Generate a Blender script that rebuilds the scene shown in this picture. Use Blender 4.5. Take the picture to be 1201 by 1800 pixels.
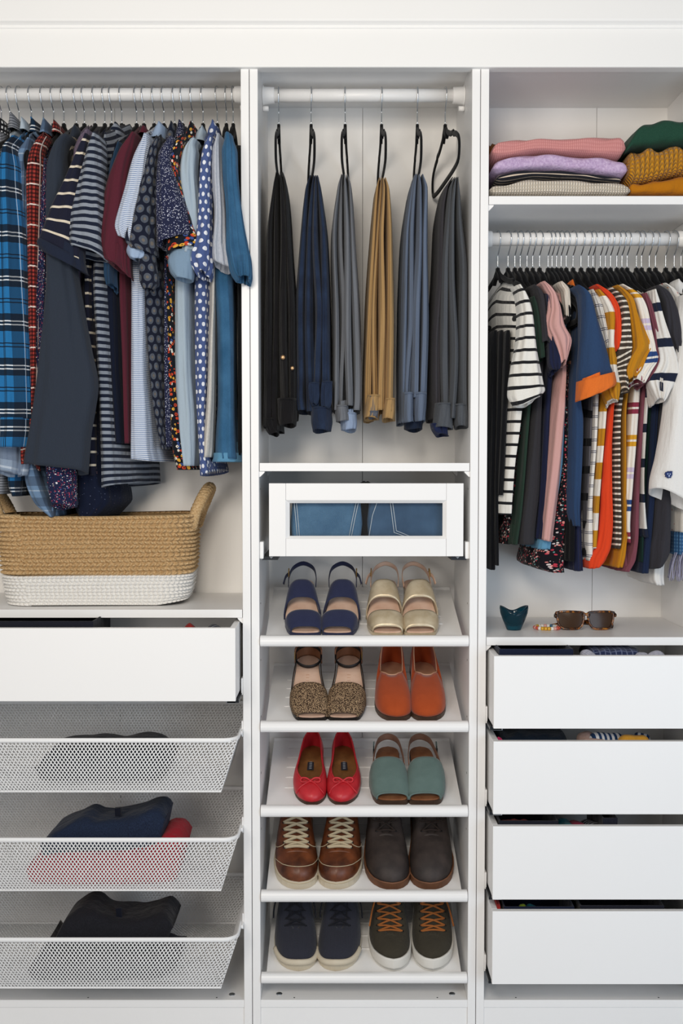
import bpy, bmesh, math, random
import numpy as np
from mathutils import Vector, Matrix
for _o in list(bpy.data.objects): bpy.data.objects.remove(_o)
SC = bpy.context.scene
COL = SC.collection
# ---------------------------------------------------------------- camera
D, ZC, TH, F, CX, CY = 2.4, 1.27, math.radians(2.475), 1920.0, 600.5, 903.0
cam = bpy.data.cameras.new('camera'); cam_o = bpy.data.objects.new('camera', cam); COL.objects.link(cam_o)
cam_o.location = (0, -D, ZC); cam_o.rotation_euler = (math.pi/2 - TH, 0, 0)
cam.sensor_fit = 'VERTICAL'; cam.sensor_height = 36.0; cam.lens = F/1800*36
cam.shift_y = (CY-900)/1800; cam.clip_end = 60
SC.camera = cam_o
# ---------------------------------------------------------------- world, lights, exposure
SC.view_settings.view_transform = 'Standard'; SC.view_settings.look = 'None'
SC.view_settings.gamma = 1; SC.view_settings.use_curve_mapping = False
SC.view_settings.exposure = 0.0
W = bpy.data.worlds.new('World'); SC.world = W; W.use_nodes = True
W.node_tree.nodes['Background'].inputs[0].default_value = (0.97, 0.985, 1.0, 1)
W.node_tree.nodes['Background'].inputs[1].default_value = 0.33
def area(name, loc, aim, sx, sy, power, color):
    l = bpy.data.lights.new(name, 'AREA'); l.shape = 'RECTANGLE'; l.size = sx; l.size_y = sy
    l.energy = power; l.color = color
    o = bpy.data.objects.new(name, l); COL.objects.link(o); o.location = loc
    o.rotation_euler = (Vector(aim)-Vector(loc)).to_track_quat('-Z', 'Y').to_euler()
    return o
area('ceiling_lamp_light', (-0.2, -2.3, 2.0), (0.1, 0.2, 1.5), 0.5, 0.5, 23, (1.0, 0.915, 0.80))
area('window_light_left', (-1.0, -2.5, 1.40), (0.2, 0.2, 1.4), 0.6, 0.8, 15, (1.0, 0.94, 0.86))
area('window_light_right', (1.5, -2.5, 0.95), (0.15, 0.2, 0.8), 1.0, 1.4, 21, (0.68, 0.83, 1.0))

# ---------------------------------------------------------------- helpers
def P(x, y, Y):
    dx = (x-CX)/F; dv = (y-CY)/F
    ry = math.cos(TH) - dv*math.sin(TH); rz = -math.sin(TH) - dv*math.cos(TH)
    t = (Y+D)/ry
    return Vector((dx*t, Y, ZC + rz*t))
def XatY(x, Y, y=900): return P(x, y, Y).x
def ZatY(y, Y): return P(600, y, Y).z
def lin(h):
    if isinstance(h, str):
        h = h.lstrip('#'); c = [int(h[i:i+2], 16)/255 for i in (0, 2, 4)]
    else: c = h
    return tuple((v/12.92 if v <= .04045 else ((v+.055)/1.055)**2.4) for v in c) + (1.0,)
def tag(o, label=None, cat=None, group=None, kind=None):
    if label: o['label'] = label
    if cat: o['category'] = cat
    if group: o['group'] = group
    if kind: o['kind'] = kind
    return o
def empty(name, loc, label=None, cat=None, group=None, kind=None):
    o = bpy.data.objects.new(name, None); COL.objects.link(o); o.location = loc; o.empty_display_size = .05
    return tag(o, label, cat, group, kind)
def wloc(o):
    v = Vector((0, 0, 0))
    while o is not None: v += Vector(o.location); o = o.parent
    return v
def obj(name, verts, faces, mat, parent=None, uv=None, smooth=True, local=False):
    """verts in world space (or in the parent's space when local)"""
    me = bpy.data.meshes.new(name)
    me.from_pydata([tuple(v) for v in verts], [], faces)
    if uv is not None:
        lay = me.uv_layers.new(name='UVMap')
        flat = np.asarray(uv, dtype=np.float32).reshape(-1)
        lay.data.foreach_set('uv', flat)
    if smooth: me.polygons.foreach_set('use_smooth', [True]*len(me.polygons))
    me.update()
    if mat is not None: me.materials.append(mat)
    o = bpy.data.objects.new(name, me); COL.objects.link(o)
    if parent is not None:
        o.parent = parent
        if not local: o.location = -wloc(parent)
    return o
class MB:
    """collects shapes, builds one mesh"""
    def __init__(s): s.v = []; s.f = []
    def add(s, v, f):
        b = len(s.v); s.v += [tuple(p) for p in v]; s.f += [tuple(i+b for i in q) for q in f]; return s
    def box(s, x0, x1, y0, y1, z0, z1):
        return s.add([(x0,y0,z0),(x1,y0,z0),(x1,y1,z0),(x0,y1,z0),(x0,y0,z1),(x1,y0,z1),(x1,y1,z1),(x0,y1,z1)],
            [(0,3,2,1),(4,5,6,7),(0,1,5,4),(1,2,6,5),(2,3,7,6),(3,0,4,7)])
    def hexa(s, p):   # 8 points, bottom 4 then top 4
        return s.add(p, [(0,3,2,1),(4,5,6,7),(0,1,5,4),(1,2,6,5),(2,3,7,6),(3,0,4,7)])
    def tube(s, pts, r, n=8, closed=False, flat=None, up=None, caps=True):
        """sweep an ellipse along pts; r number or list; flat = second radius"""
        pts = [Vector(p) for p in pts]; m = len(pts)
        if not hasattr(r, '__len__'): r = [r]*m
        ring = []; prev = None
        for i in range(m):
            a = pts[(i-1) % m] if (closed or i > 0) else pts[i]
            b = pts[(i+1) % m] if (closed or i < m-1) else pts[i]
            t = (b-a); t = t.normalized() if t.length > 1e-9 else Vector((0,0,1))
            u = Vector(up) if up is not None else (prev if prev is not None else (Vector((0,0,1)) if abs(t.z) < .9 else Vector((1,0,0))))
            s1 = t.cross(u)
            if s1.length < 1e-6: s1 = t.orthogonal()
            s1.normalize(); s2 = s1.cross(t).normalized(); prev = s2
            fr = r[i] if flat is None else (flat if not hasattr(flat,'__len__') else flat[i])
            ring.append([pts[i] + s1*(r[i]*math.cos(2*math.pi*k/n)) + s2*(fr*math.sin(2*math.pi*k/n)) for k in range(n)])
        v = [p for q in ring for p in q]; f = []
        for i in range(m if closed else m-1):
            i2 = (i+1) % m
            for k in range(n):
                k2 = (k+1) % n; f.append((i*n+k, i*n+k2, i2*n+k2, i2*n+k))
        if caps and not closed:
            f.append(tuple(range(n))[::-1]); f.append(tuple((m-1)*n+k for k in range(n)))
        return s.add(v, f)
    def prism(s, poly, axis, a0, a1):
        """extrude a 2-D polygon along axis ('x','y','z')"""
        n = len(poly)
        def pt(p, a):
            return {'x': (a, p[0], p[1]), 'y': (p[0], a, p[1]), 'z': (p[0], p[1], a)}[axis]
        v = [pt(p, a0) for p in poly] + [pt(p, a1) for p in poly]
        f = [tuple(range(n))[::-1], tuple(range(n, 2*n))] + [(i, (i+1) % n, n+(i+1) % n, n+i) for i in range(n)]
        return s.add(v, f)
    def lathe(s, prof, c=(0,0,0), n=24):
        v = []; f = []
        for (r, z) in prof:
            for k in range(n): v.append((c[0]+r*math.cos(2*math.pi*k/n), c[1]+r*math.sin(2*math.pi*k/n), c[2]+z))
        for i in range(len(prof)-1):
            for k in range(n):
                k2 = (k+1) % n; f.append((i*n+k, i*n+k2, (i+1)*n+k2, (i+1)*n+k))
        return s.add(v, f)
    def build(s, name, mat, parent=None, smooth=False, bevel=0, local=False, seg=2, recalc=True):
        o = obj(name, s.v, s.f, mat, parent, None, smooth, local)
        if recalc:
            bm = bmesh.new(); bm.from_mesh(o.data); bmesh.ops.recalc_face_normals(bm, faces=bm.faces); bm.to_mesh(o.data); bm.free()
        if bevel:
            m = o.modifiers.new('bevel', 'BEVEL'); m.width = bevel; m.segments = seg; m.limit_method = 'ANGLE'; m.angle_limit = .7
        return o
def catmull(pts, per=8, closed=False):
    pts = [Vector(p) for p in pts]; out = []; m = len(pts)
    rng = range(m if closed else m-1)
    for i in rng:
        p0 = pts[(i-1) % m] if closed or i > 0 else pts[0]*2-pts[1]
        p1 = pts[i]; p2 = pts[(i+1) % m]
        p3 = pts[(i+2) % m] if closed or i+2 < m else pts[-1]*2-pts[-2]
        for k in range(per):
            t = k/per; t2 = t*t; t3 = t2*t
            out.append(.5*((2*p1)+(-p0+p2)*t+(2*p0-5*p1+4*p2-p3)*t2+(-p0+3*p1-3*p2+p3)*t3))
    if not closed: out.append(pts[-1])
    return out

# ---------------------------------------------------------------- materials
class NT:
    def __init__(s, name, rough=.8, spec=.3):
        s.m = bpy.data.materials.new(name); s.m.use_nodes = True
        s.t = s.m.node_tree; s.b = s.t.nodes['Principled BSDF']
        s.b.inputs['Roughness'].default_value = rough
        s.b.inputs['Specular IOR Level'].default_value = spec
        s._uv = None
    def n(s, typ, **kw):
        nd = s.t.nodes.new(typ)
        for k, v in kw.items(): setattr(nd, k, v)
        return nd
    def put(s, sock, v):
        if isinstance(v, bpy.types.NodeSocket): s.t.links.new(v, sock)
        else: sock.default_value = v
    def math(s, op, a, b=0.0, c=0.0):
        nd = s.n('ShaderNodeMath', operation=op); s.put(nd.inputs[0], a); s.put(nd.inputs[1], b); s.put(nd.inputs[2], c)
        return nd.outputs[0]
    def mix(s, fac, a, b):
        nd = s.n('ShaderNodeMix', data_type='RGBA'); s.put(nd.inputs[0], fac); s.put(nd.inputs[6], a); s.put(nd.inputs[7], b)
        return nd.outputs[2]
    def uv(s):
        if s._uv is None: s._uv = s.n('ShaderNodeTexCoord').outputs['UV']
        return s._uv
    def objc(s): return s.n('ShaderNodeTexCoord').outputs['Object']
    def sep(s):
        nd = s.n('ShaderNodeSeparateXYZ'); s.put(nd.inputs[0], s.uv()); return nd.outputs[0], nd.outputs[1]
    def noise(s, scale, detail=2, vec=None, rough=.5, sc3=None):
        nd = s.n('ShaderNodeTexNoise'); v = vec if vec is not None else s.objc()
        if sc3:
            mp = s.n('ShaderNodeMapping'); s.put(mp.inputs['Vector'], v); mp.inputs['Scale'].default_value = sc3; v = mp.outputs[0]
        s.put(nd.inputs['Vector'], v); nd.inputs['Scale'].default_value = scale; nd.inputs['Detail'].default_value = detail
        nd.inputs['Roughness'].default_value = rough
        return nd.outputs['Fac'], nd.outputs['Color']
    def voro(s, scale, vec=None, rnd=1.0, feature='F1'):
        nd = s.n('ShaderNodeTexVoronoi'); nd.feature = feature
        s.put(nd.inputs['Vector'], vec if vec is not None else s.uv()); nd.inputs['Scale'].default_value = scale
        nd.inputs['Randomness'].default_value = rnd
        return nd
    def ramp(s, fac, stops, interp='CONSTANT'):
        nd = s.n('ShaderNodeValToRGB'); s.put(nd.inputs[0], fac); cr = nd.color_ramp; cr.interpolation = interp
        while len(cr.elements) < len(stops): cr.elements.new(.5)
        for e, (p, c) in zip(cr.elements, stops): e.position = p; e.color = lin(c) if not (isinstance(c, tuple) and len(c) == 4) else c
        return nd.outputs[0]
    def color(s, c): s.put(s.b.inputs['Base Color'], c)
    def bump(s, h, strength=.3, dist=.002):
        nd = s.n('ShaderNodeBump'); nd.inputs['Strength'].default_value = strength; nd.inputs['Distance'].default_value = dist
        s.put(nd.inputs['Height'], h); s.put(s.b.inputs['Normal'], nd.outputs[0])
def plain(name, col, rough=.45, spec=.4, metal=0):
    m = NT(name, rough, spec); m.color(lin(col)); m.b.inputs['Metallic'].default_value = metal; return m.m
def painted(name, col, rough=.38, grain=True):
    """lacquered board: faint mottling and a fine vertical grain in the relief"""
    m = NT(name, rough, .4)
    f, _ = m.noise(3.0, 3); c = lin(col); d = tuple(v*.97 for v in c[:3])+(1,)
    m.color(m.mix(f, d, c))
    if grain:
        g, _ = m.noise(60, 4, sc3=(8, 8, .35)); m.bump(g, .05, .001)
    return m.m
FN = 0
def fabric_end(m, col, weave=900, fuzz=.10, bumps=.25):
    """colour with a little thread-level mottling, wrinkles and weave in the relief"""
    f, _ = m.noise(weave, 2); f2, _ = m.noise(14, 4)
    lo = m.n('ShaderNodeHueSaturation'); m.put(lo.inputs['Color'], col); lo.inputs['Value'].default_value = 1-fuzz*2.2
    hi = m.n('ShaderNodeHueSaturation'); m.put(hi.inputs['Color'], col); hi.inputs['Value'].default_value = 1+fuzz*1.6
    m.color(m.mix(f, lo.outputs[0], hi.outputs[0]))
    f3, _ = m.noise(1.0, 3, sc3=(42, 42, 8), rough=.55)
    h = m.math('MULTIPLY_ADD', f2, 3.0, f); h = m.math('MULTIPLY_ADD', f3, 9.0, h); m.bump(h, bumps*1.5, .0022)
    m.b.inputs['Roughness'].default_value = .88; m.b.inputs['Specular IOR Level'].default_value = .15
    m.b.inputs['Sheen Weight'].default_value = .08
    return m.m
def solid(name, col, fuzz=.10, weave=900, bumps=.25):
    m = NT(name); c = m.n('ShaderNodeRGB'); c.outputs[0].default_value = lin(col)
    return fabric_end(m, c.outputs[0], weave, fuzz, bumps)
def melange(name, a, b, scale=(260, 260, 60), fuzz=.08):
    m = NT(name); f, _ = m.noise(3, 4, sc3=scale, rough=.7)
    f = m.math('SMOOTHSTEP', f, .35, .65) if False else m.ramp(f, [(.36, (0,0,0,1)), (.64, (1,1,1,1))], 'LINEAR')
    return fabric_end(m, m.mix(f, lin(a), lin(b)), 900, fuzz)
def rgb(m, c):
    nd = m.n('ShaderNodeRGB'); nd.outputs[0].default_value = lin(c); return nd.outputs[0]
def bands(m, coord, period, items, col, off=0.0):
    fr = m.math('FRACT', m.math('ADD', m.math('DIVIDE', coord, period), off))
    for it in items:
        c, hw, cc = it[:3]; op = it[3] if len(it) > 3 else 1.0
        mask = m.math('COMPARE', fr, c, hw)
        if op < 1: mask = m.math('MULTIPLY', mask, op)
        col = m.mix(mask, col, lin(cc))
    return col
def wobble(m, amt=.0025, scale=9):
    f, _ = m.noise(scale, 1); return m.math('MULTIPLY', m.math('SUBTRACT', f, .5), amt*2)
def stripes(name, base, period, items, axis='v', off=0.0, fuzz=.08):
    m = NT(name); u, v = m.sep(); c = v if axis == 'v' else u
    c = m.math('ADD', c, wobble(m))
    return fabric_end(m, bands(m, c, period, items, rgb(m, base), off), 900, fuzz)
def plaid(name, base, pu, iu, pv, iv, offu=0., offv=0., fuzz=.08):
    m = NT(name); u, v = m.sep()
    col = bands(m, v, pv, iv, rgb(m, base), offv); col = bands(m, u, pu, iu, col, offu)
    return fabric_end(m, col, 900, fuzz)
def dots(name, base, dot, sp, r, core=None, rc=0, ring=None):
    m = NT(name); u, v = m.sep()
    row = m.math('FLOOR', m.math('DIVIDE', v, sp)); odd = m.math('MULTIPLY', m.math('FLOORED_MODULO', row, 2.0), .5)
    fu = m.math('SUBTRACT', m.math('FRACT', m.math('ADD', m.math('DIVIDE', u, sp*1.12), odd)), .5)
    fv = m.math('SUBTRACT', m.math('FRACT', m.math('DIVIDE', v, sp)), .5)
    fu = m.math('MULTIPLY', fu, 1.12)
    dd = m.math('SQRT', m.math('ADD', m.math('MULTIPLY', fu, fu), m.math('MULTIPLY', fv, fv)))
    col = m.mix(m.math('LESS_THAN', dd, r), rgb(m, base), lin(dot))
    if core: col = m.mix(m.math('LESS_THAN', dd, rc), col, lin(core))
    return fabric_end(m, col, 900, .06)
def floral(name, base, scale, thr, stops, scale2=None, thr2=.2, stops2=None, core=None):
    m = NT(name)
    def layer(col, sc, th, st, offs):
        mp = m.n('ShaderNodeMapping'); m.put(mp.inputs['Vector'], m.uv()); mp.inputs['Location'].default_value = (offs, offs*.7, 0)
        v = m.voro(sc, mp.outputs[0]); se = m.n('ShaderNodeSeparateColor'); m.put(se.inputs[0], v.outputs['Color'])
        c = m.ramp(se.outputs[0], st); col = m.mix(m.math('LESS_THAN', v.outputs['Distance'], th), col, c)
        if core: col = m.mix(m.math('LESS_THAN', v.outputs['Distance'], th*.35), col, lin(core))
        return col
    col = rgb(m, base)
    if scale2: col = layer(col, scale2, thr2, stops2, 3.3)
    col = layer(col, scale, thr, stops, 0.)
    return fabric_end(m, col, 900, .05)
def denim(name, a, b):
    m = NT(name); u, v = m.sep(); f, _ = m.noise(18, 4, vec=m.uv()); g, _ = m.noise(4, 3, sc3=(700, 700, 110))
    h = m.math('MULTIPLY_ADD', f, .6, m.math('MULTIPLY', g, .5))
    return fabric_end(m, m.ramp(h, [(.38, a), (.72, b)], 'LINEAR'), 1200, .08)
def knit(name, a, b, pu, pv, strength=.8, dist=.004):
    """ribbed or stitched knit: V-stitch relief from two crossed waves"""
    m = NT(name); u, v = m.sep()
    w1 = m.math('ABSOLUTE', m.math('SINE', m.math('MULTIPLY', u, math.pi/pu)))
    zz = m.math('MULTIPLY', m.math('PINGPONG', u, pu/2), .9)
    w2 = m.math('ABSOLUTE', m.math('SINE', m.math('MULTIPLY', m.math('ADD', v, zz), math.pi/pv)))
    h = m.math('MULTIPLY', m.math('POWER', w1, .7), m.math('MULTIPLY_ADD', w2, .6, .4))
    f, _ = m.noise(500, 2)
    m.color(m.mix(m.math('MULTIPLY_ADD', f, .35, m.math('MULTIPLY', h, .65)), lin(a), lin(b)))
    m.bump(m.math('MULTIPLY_ADD', f, .15, h), strength, dist)
    m.b.inputs['Roughness'].default_value = .95; m.b.inputs['Specular IOR Level'].default_value = .08
    m.b.inputs['Sheen Weight'].default_value = .15
    return m.m
def suede(name, a, b):
    m = NT(name); f, _ = m.noise(40, 4); g, _ = m.noise(900, 2)
    m.color(m.mix(m.math('MULTIPLY_ADD', g, .45, m.math('MULTIPLY', f, .55)), lin(a), lin(b))); m.bump(g, .25, .0006)
    m.b.inputs['Roughness'].default_value = .95; m.b.inputs['Specular IOR Level'].default_value = .08; m.b.inputs['Sheen Weight'].default_value = .2
    return m.m
def leather(name, a, b, rough=.42, metal=0., sc=30):
    m = NT(name, rough, .4); f, _ = m.noise(sc, 5); g, _ = m.noise(420, 3)
    m.color(m.ramp(f, [(.32, a), (.68, b)], 'LINEAR')); m.bump(m.math('MULTIPLY_ADD', f, .8, g), .18, .0012)
    m.b.inputs['Metallic'].default_value = metal
    return m.m
WHITE = painted('white_lacquer', '#f6f5f4')
WHITE2 = painted('white_back_panel', '#f5f3f0', .5)
WHITE3 = painted('white_plastic', '#f6f5f4', .35, False)
WALLM = painted('white_wall_paint', '#f7f6f4', .6, False)
WIRE = plain('white_coated_wire', '#f0f0f0', .4)
CHROME = plain('chrome', '#c8cdd2', .18, .5, 1.0)
DARKMETAL = plain('dark_metal', '#23262b', .4, .5, .6)
GOLD = plain('gold_metal', '#c9a76a', .28, .5, 1.0)
VELVET = solid('black_velvet', '#0d0d10', .2, 1500, .15); 
BLACKGAP = plain('seam_shadow_gap', '#77736e', .8)
# ---------------------------------------------------------------- setting
XL, XR, T = -0.1998, 0.3012, 0.0185          # seams of the middle unit, board thickness
IL0, IL1 = -0.933, XL-T                       # left unit, inside
IM0, IM1 = XL+T, XR-T                         # middle unit, inside
IR0, IR1 = XR+T, 0.802                        # right unit, inside
YB = 0.328                                    # inside depth
ZTOP = ZatY(102.5, 0.0); ZHEAD = ZatY(118, -0.012)
ZBOT1 = ZatY(1758.3, 0.0); ZBOT0 = ZatY(1771.5, 0.0)
fl = NT('pale_floor', .5); _f, _ = fl.noise(6, 4, sc3=(1, 9, 1)); fl.color(fl.ramp(_f, [(.3, '#b9b9bb'), (.7, '#cdced1')], 'LINEAR'))
o = MB().box(-3.2, 3.2, -5.5, 0.6, -0.02, 0).build('floor', fl.m); tag(o, 'pale grey floor in front of the wardrobes', 'floor', kind='structure')
# front wall above the wardrobes, with the moulded ledge
zr = ZatY(46, -0.012)
o = MB().prism([(-0.012, ZHEAD), (0.02, ZHEAD), (0.02, 2.6), (-0.012, 2.6)], 'x', -1.25, 1.1).build('wall_front', WALLM, bevel=.003)
tag(o, 'white painted wall over the wardrobe opening', 'wall', kind='structure')
prof = [(-0.012, zr-.006), (-0.0145, zr-.0045), (-0.0155, zr-.002), (-0.0155, zr+.0005), (-0.019, zr+.003), (-0.0255, zr+.006), (-0.027, zr+.010), (-0.027, 2.6), (-0.012, 2.6)]
o = MB().prism(prof, 'x', -1.25, 1.1).build('trim_1', WALLM); tag(o, 'white moulded trim along the wall over the wardrobes', 'trim', kind='structure')
for sx0, sx1, nm in ((-1.25, IL0-T-.004, 'wall_left'), (IR1+T+.004, 1.1, 'wall_right')):
    o = MB().box(sx0, sx1, -0.012, 0.36, 0, ZHEAD).build(nm, WALLM); tag(o, 'white wall beside the wardrobe row', 'wall', kind='structure')
o = MB().box(-1.25, 1.1, .36, .40, 0, 2.6).build('wall_back', WALLM); tag(o, 'white wall behind the wardrobes', 'wall', kind='structure')

wardL = empty('wardrobe', ((IL0+IL1)/2, .16, 0), 'wide white wardrobe unit with wire baskets, woven basket and hanging blue shirts', 'wardrobe', 'open white wardrobe units')
wardM = empty('wardrobe', ((IM0+IM1)/2, .16, 0), 'narrow white wardrobe unit with tilted shoe shelves and six hanging trousers', 'wardrobe', 'open white wardrobe units')
wardR = empty('wardrobe', ((IR0+IR1)/2, .16, 0), 'white wardrobe unit with four plain drawers and folded sweaters on top shelf', 'wardrobe', 'open white wardrobe units')
G = .0007
def frame(w, x0, x1, seam, edges=(1, 1)):
    for s, (a, b) in enumerate(((x0-T+G, x0), (x1, x1+T-G))):
        MB().box(a, b, 0, YB, 0, ZTOP+T).build('side_panel', WHITE, w, bevel=.0012)
    MB().box(x0, x1, .001, YB, ZTOP, ZTOP+T).build('top_panel', WHITE, w)
    MB().box(x0, x1, .001, YB, ZBOT0, ZBOT1).build('bottom_panel', WHITE, w, bevel=.001)
    MB().box(x0, x1, .004, .02, 0.0, ZBOT0-.0012).build('plinth', WHITE, w, bevel=.0008)
    xs = XatY(seam, YB)
    MB().box(x0-.004, xs-.0006, YB, YB+.004, 0.02, ZTOP+T).build('back_panel', WHITE2, w)
    MB().box(xs+.0006, x1+.004, YB, YB+.004, 0.02, ZTOP+T).build('back_panel', WHITE2, w)
frame(wardL, IL0, IL1, 208); frame(wardM, IM0, IM1, 637.3); frame(wardR, IR0, IR1, 1042.5)
def bracket(w, sh, x, side, z):
    pts = [(x, z-.0005), (x+side*.012, z-.0005), (x+side*.0115, z-.003), (x+side*.002, z-.0125), (x, z-.0125)]
    MB().prism(pts, 'y', .006, .03).build('shelf_pin', WHITE3, sh)
    MB().prism(pts, 'y', .27, .294).build('shelf_pin', WHITE3, sh)
def shelf(w, x0, x1, ytop, ybot, yf=.002):
    z1, z0 = ZatY(ytop, yf), ZatY(ybot, yf)
    o = MB().box(x0+.0012, x1-.0012, yf, YB-.004, z0, z1).build('shelf', WHITE, w, bevel=.0008)
    bracket(w, o, x0, 1, z0); bracket(w, o, x1, -1, z0)
    return z1
ZSH_L = shelf(wardL, IL0, IL1, 1071.6, 1086)
ZSH_M = shelf(wardM, IM0, IM1, 813.8, 828.3)
ZSH_T = shelf(wardR, IR0, IR1, 344.5, 359.3)
ZSH_R = shelf(wardR, IR0, IR1, 1120, 1134.5)
# cam-lock covers and screw holes on the bottom boards
for w, pts in ((wardL, [(408, 1748)]), (wardM, [(491, 1747), (795, 1747)])):
    for (x, y) in pts:
        Yc = .04; p = P(x, y, Yc)
        for _ in range(6):
            Yc += (p.z-ZBOT1)*2.5; p = P(x, y, Yc)
        a = MB().lathe([(0, .0008), (.0068, .0008), (.0072, .0002), (.0072, 0)], (p.x, p.y, ZBOT1+.0002), 20).build('cam_lock', CHROME, w, smooth=True)
        MB().box(p.x-.0045, p.x+.0045, p.y-.0009, p.y+.0009, ZBOT1+.0011, ZBOT1+.0013).build('slot', DARKMETAL, a)
for w, pts in ((wardL, [(155, 1757), (381, 1757)]), (wardM, [(517.5, 1756), (769, 1756)]), (wardR, [(907, 1754), (1158, 1757.5)])):
    for (x, y) in pts:
        X = XatY(x, 0.012, 1756)
        MB().lathe([(0, .0004), (.0016, .0004), (.0018, 0)], (X, .012, ZBOT1+.0002), 10).build('screw_hole', DARKMETAL, w)
# rows of peg holes on the side panels of the middle unit
for i in range(13):
    z = ZatY(860, 0)-i*.064
    for X, s in ((IM0, 1), (IM1, -1)):
        if i % 2: continue
        MB().box(min(X+s*.0001, X+s*.0006), max(X+s*.0001, X+s*.0006), .034, .038, z-.002, z+.002).build('peg_hole', BLACKGAP, wardM)
# ---------------------------------------------------------------- clothes rails
YR = 0.145
def rail(w, x0, x1, yc, r=.0148):
    z = ZatY(yc, YR)
    o = MB().tube([(x0+.002, YR, z), (x1-.002, YR, z)], r, 28).build('clothes_rail', WHITE3, w, smooth=True)
    for X, s in ((x0, 1), (x1, -1)):
        MB().tube([(X+s*.0006, YR, z), (X+s*.003, YR, z), (X+s*.004, YR, z), (X+s*.026, YR, z), (X+s*.0275, YR, z)], [.022, .022, .0195, .0185, .0175], 28).build('rail_cup', WHITE3, o, smooth=True)
    for X, s in ((x0, 1), (x1, -1)):
        MB().tube([(X+s*.001, YR+.0, z-.030), (X+s*.014, YR+.0, z-.030)], .006, 14).build('rail_peg', WHITE3, o, smooth=True)
    return z
ZR_L = rail(wardL, IL0, IL1, 166.5); ZR_M = rail(wardM, IM0, IM1, 168); ZR_R = rail(wardR, IR0, IR1, 420.5)
# ---------------------------------------------------------------- drawers
def slides(w, dr, X, s, y, p, z):
    """runner on the cabinet side: white clip plus dark steel runner under the drawer"""
    MB().box(min(X, X+s*.0045), max(X, X+s*.0045), .001, .03, z-.006, z+.032).build('runner_clip', WHITE3, dr, bevel=.0018)
    MB().box(min(X+s*.0025, X+s*.028), max(X+s*.0025, X+s*.028), -p+.02, .27, z-.0075, z-.0012).build('runner', DARKMETAL, dr)
    MB().box(min(X+s*.010, X+s*.03), max(X+s*.010, X+s*.03), -p+.02, -p+.026, z-.0082, z-.0005).build('runner_hook', CHROME, dr)
def drawer(w, x0, x1, ytop, ybot, p, clear=.0075, th=.0125):
    z1, z0 = ZatY(ytop, -p), ZatY(ybot, -p)
    a, b = x0+clear, x1-clear
    yb = -p+.31
    fr = .014
    m = MB()
    m.box(a, a+th, -p+fr, yb, z0+.004, z1); m.box(b-th, b, -p+fr, yb, z0+.004, z1)
    m.box(a+th, b-th, yb-th, yb, z0+.004, z1-.012); m.box(a+th, b-th, -p+fr, yb-th, z0+.010, z0+.016)
    dr = m.build('drawer', WHITE, w, bevel=.0006)
    MB().box(a, b, -p, -p+fr, z0, z1).build('drawer_front', WHITE, dr, bevel=.001)
    slides(w, dr, x0, 1, 0, p, z0); slides(w, dr, x1, -1, 0, p, z0)
    return dict(x0=a+th, x1=b-th, y0=-p+fr, y1=yb-th, z0=z0+.016, z1=z1)
DL = drawer(wardL, IL0, IL1, 1104.2, 1233, .09)
DR = [drawer(wardR, IR0, IR1, a, b, .072) for a, b in ((1153.2, 1281), (1303.4, 1431.6), (1452.6, 1581.5), (1602, 1730.3))]
# framed glass-front drawer of the middle unit
yg = .004
def fx(x): return XatY(x, yg, 915)
def fz(y): return ZatY(y, yg)
m = MB(); a, b = fx(478), fx(811); za, zb = fz(966), fz(856)
m.box(a, a+.012, yg+.018, .30, za, zb-.02); m.box(b-.012, b, yg+.018, .30, za, zb-.02); m.box(a+.012, b-.012, .288, .30, za, zb-.02); m.box(a+.012, b-.012, yg+.018, .288, za, za+.006)
GD = m.build('drawer', WHITE, wardM); tag(GD, 'drawer with a white framed glass front')
def quadprism(name, ins, par, ya, yb, mat):
    MB().prism([(fx(x), fz(y)) for x, y in ins], 'y', ya, yb).build(name, mat, par, bevel=.0008)
x0, x1, y0, y1 = 473, 815, 849.6, 978; sx0, sx1 = 502.5, 785; ry0, ry1 = 879.5, 947
quadprism('frame_stile', [(x0, y0), (sx0, y0), (sx0, y1), (x0, y1)], GD, yg, yg+.018, WHITE)
quadprism('frame_stile', [(sx1, y0), (x1, y0), (x1, y1), (sx1, y1)], GD, yg, yg+.018, WHITE)
quadprism('frame_rail', [(sx0+.25, y0), (sx1-.25, y0), (sx1-.25, ry0), (sx0+.25, ry0)], GD, yg+.0004, yg+.018, WHITE)
quadprism('frame_rail', [(sx0+.25, ry1), (sx1-.25, ry1), (sx1-.25, y1), (sx0+.25, y1)], GD, yg+.0004, yg+.018, WHITE)
# bevelled bead round the glass
ox0, ox1, oy0, oy1 = 509, 779, 884.6, 942.6
def bead(q):
    pts = [(fx(q[0][0]), yg+.001, fz(q[0][1])), (fx(q[1][0]), yg+.001, fz(q[1][1])), (fx(q[2][0]), yg+.010, fz(q[2][1])), (fx(q[3][0]), yg+.010, fz(q[3][1]))]
    bk = [(p[0], yg+.016, p[2]) for p in pts]
    MB().hexa(bk+pts).build('glazing_bead', WHITE, GD)
bead([(sx0, ry0), (sx1, ry0), (ox1, oy0), (ox0, oy0)]); bead([(ox0, oy1), (ox1, oy1), (sx1, ry1), (sx0, ry1)][::-1] and [(sx0, ry1), (sx1, ry1), (ox1, oy1), (ox0, oy1)])
bead([(sx0, ry0), (sx0, ry1), (ox0, oy1), (ox0, oy0)]); bead([(sx1, ry0), (sx1, ry1), (ox1, oy1), (ox1, oy0)])
gm = NT('clear_glass', .02, .5); gt = gm.t
tr = gt.nodes.new('ShaderNodeBsdfTransparent'); tr.inputs[0].default_value = (.97, .98, .98, 1); gl = gt.nodes.new('ShaderNodeBsdfGlossy'); gl.inputs['Roughness'].default_value = .03
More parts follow.
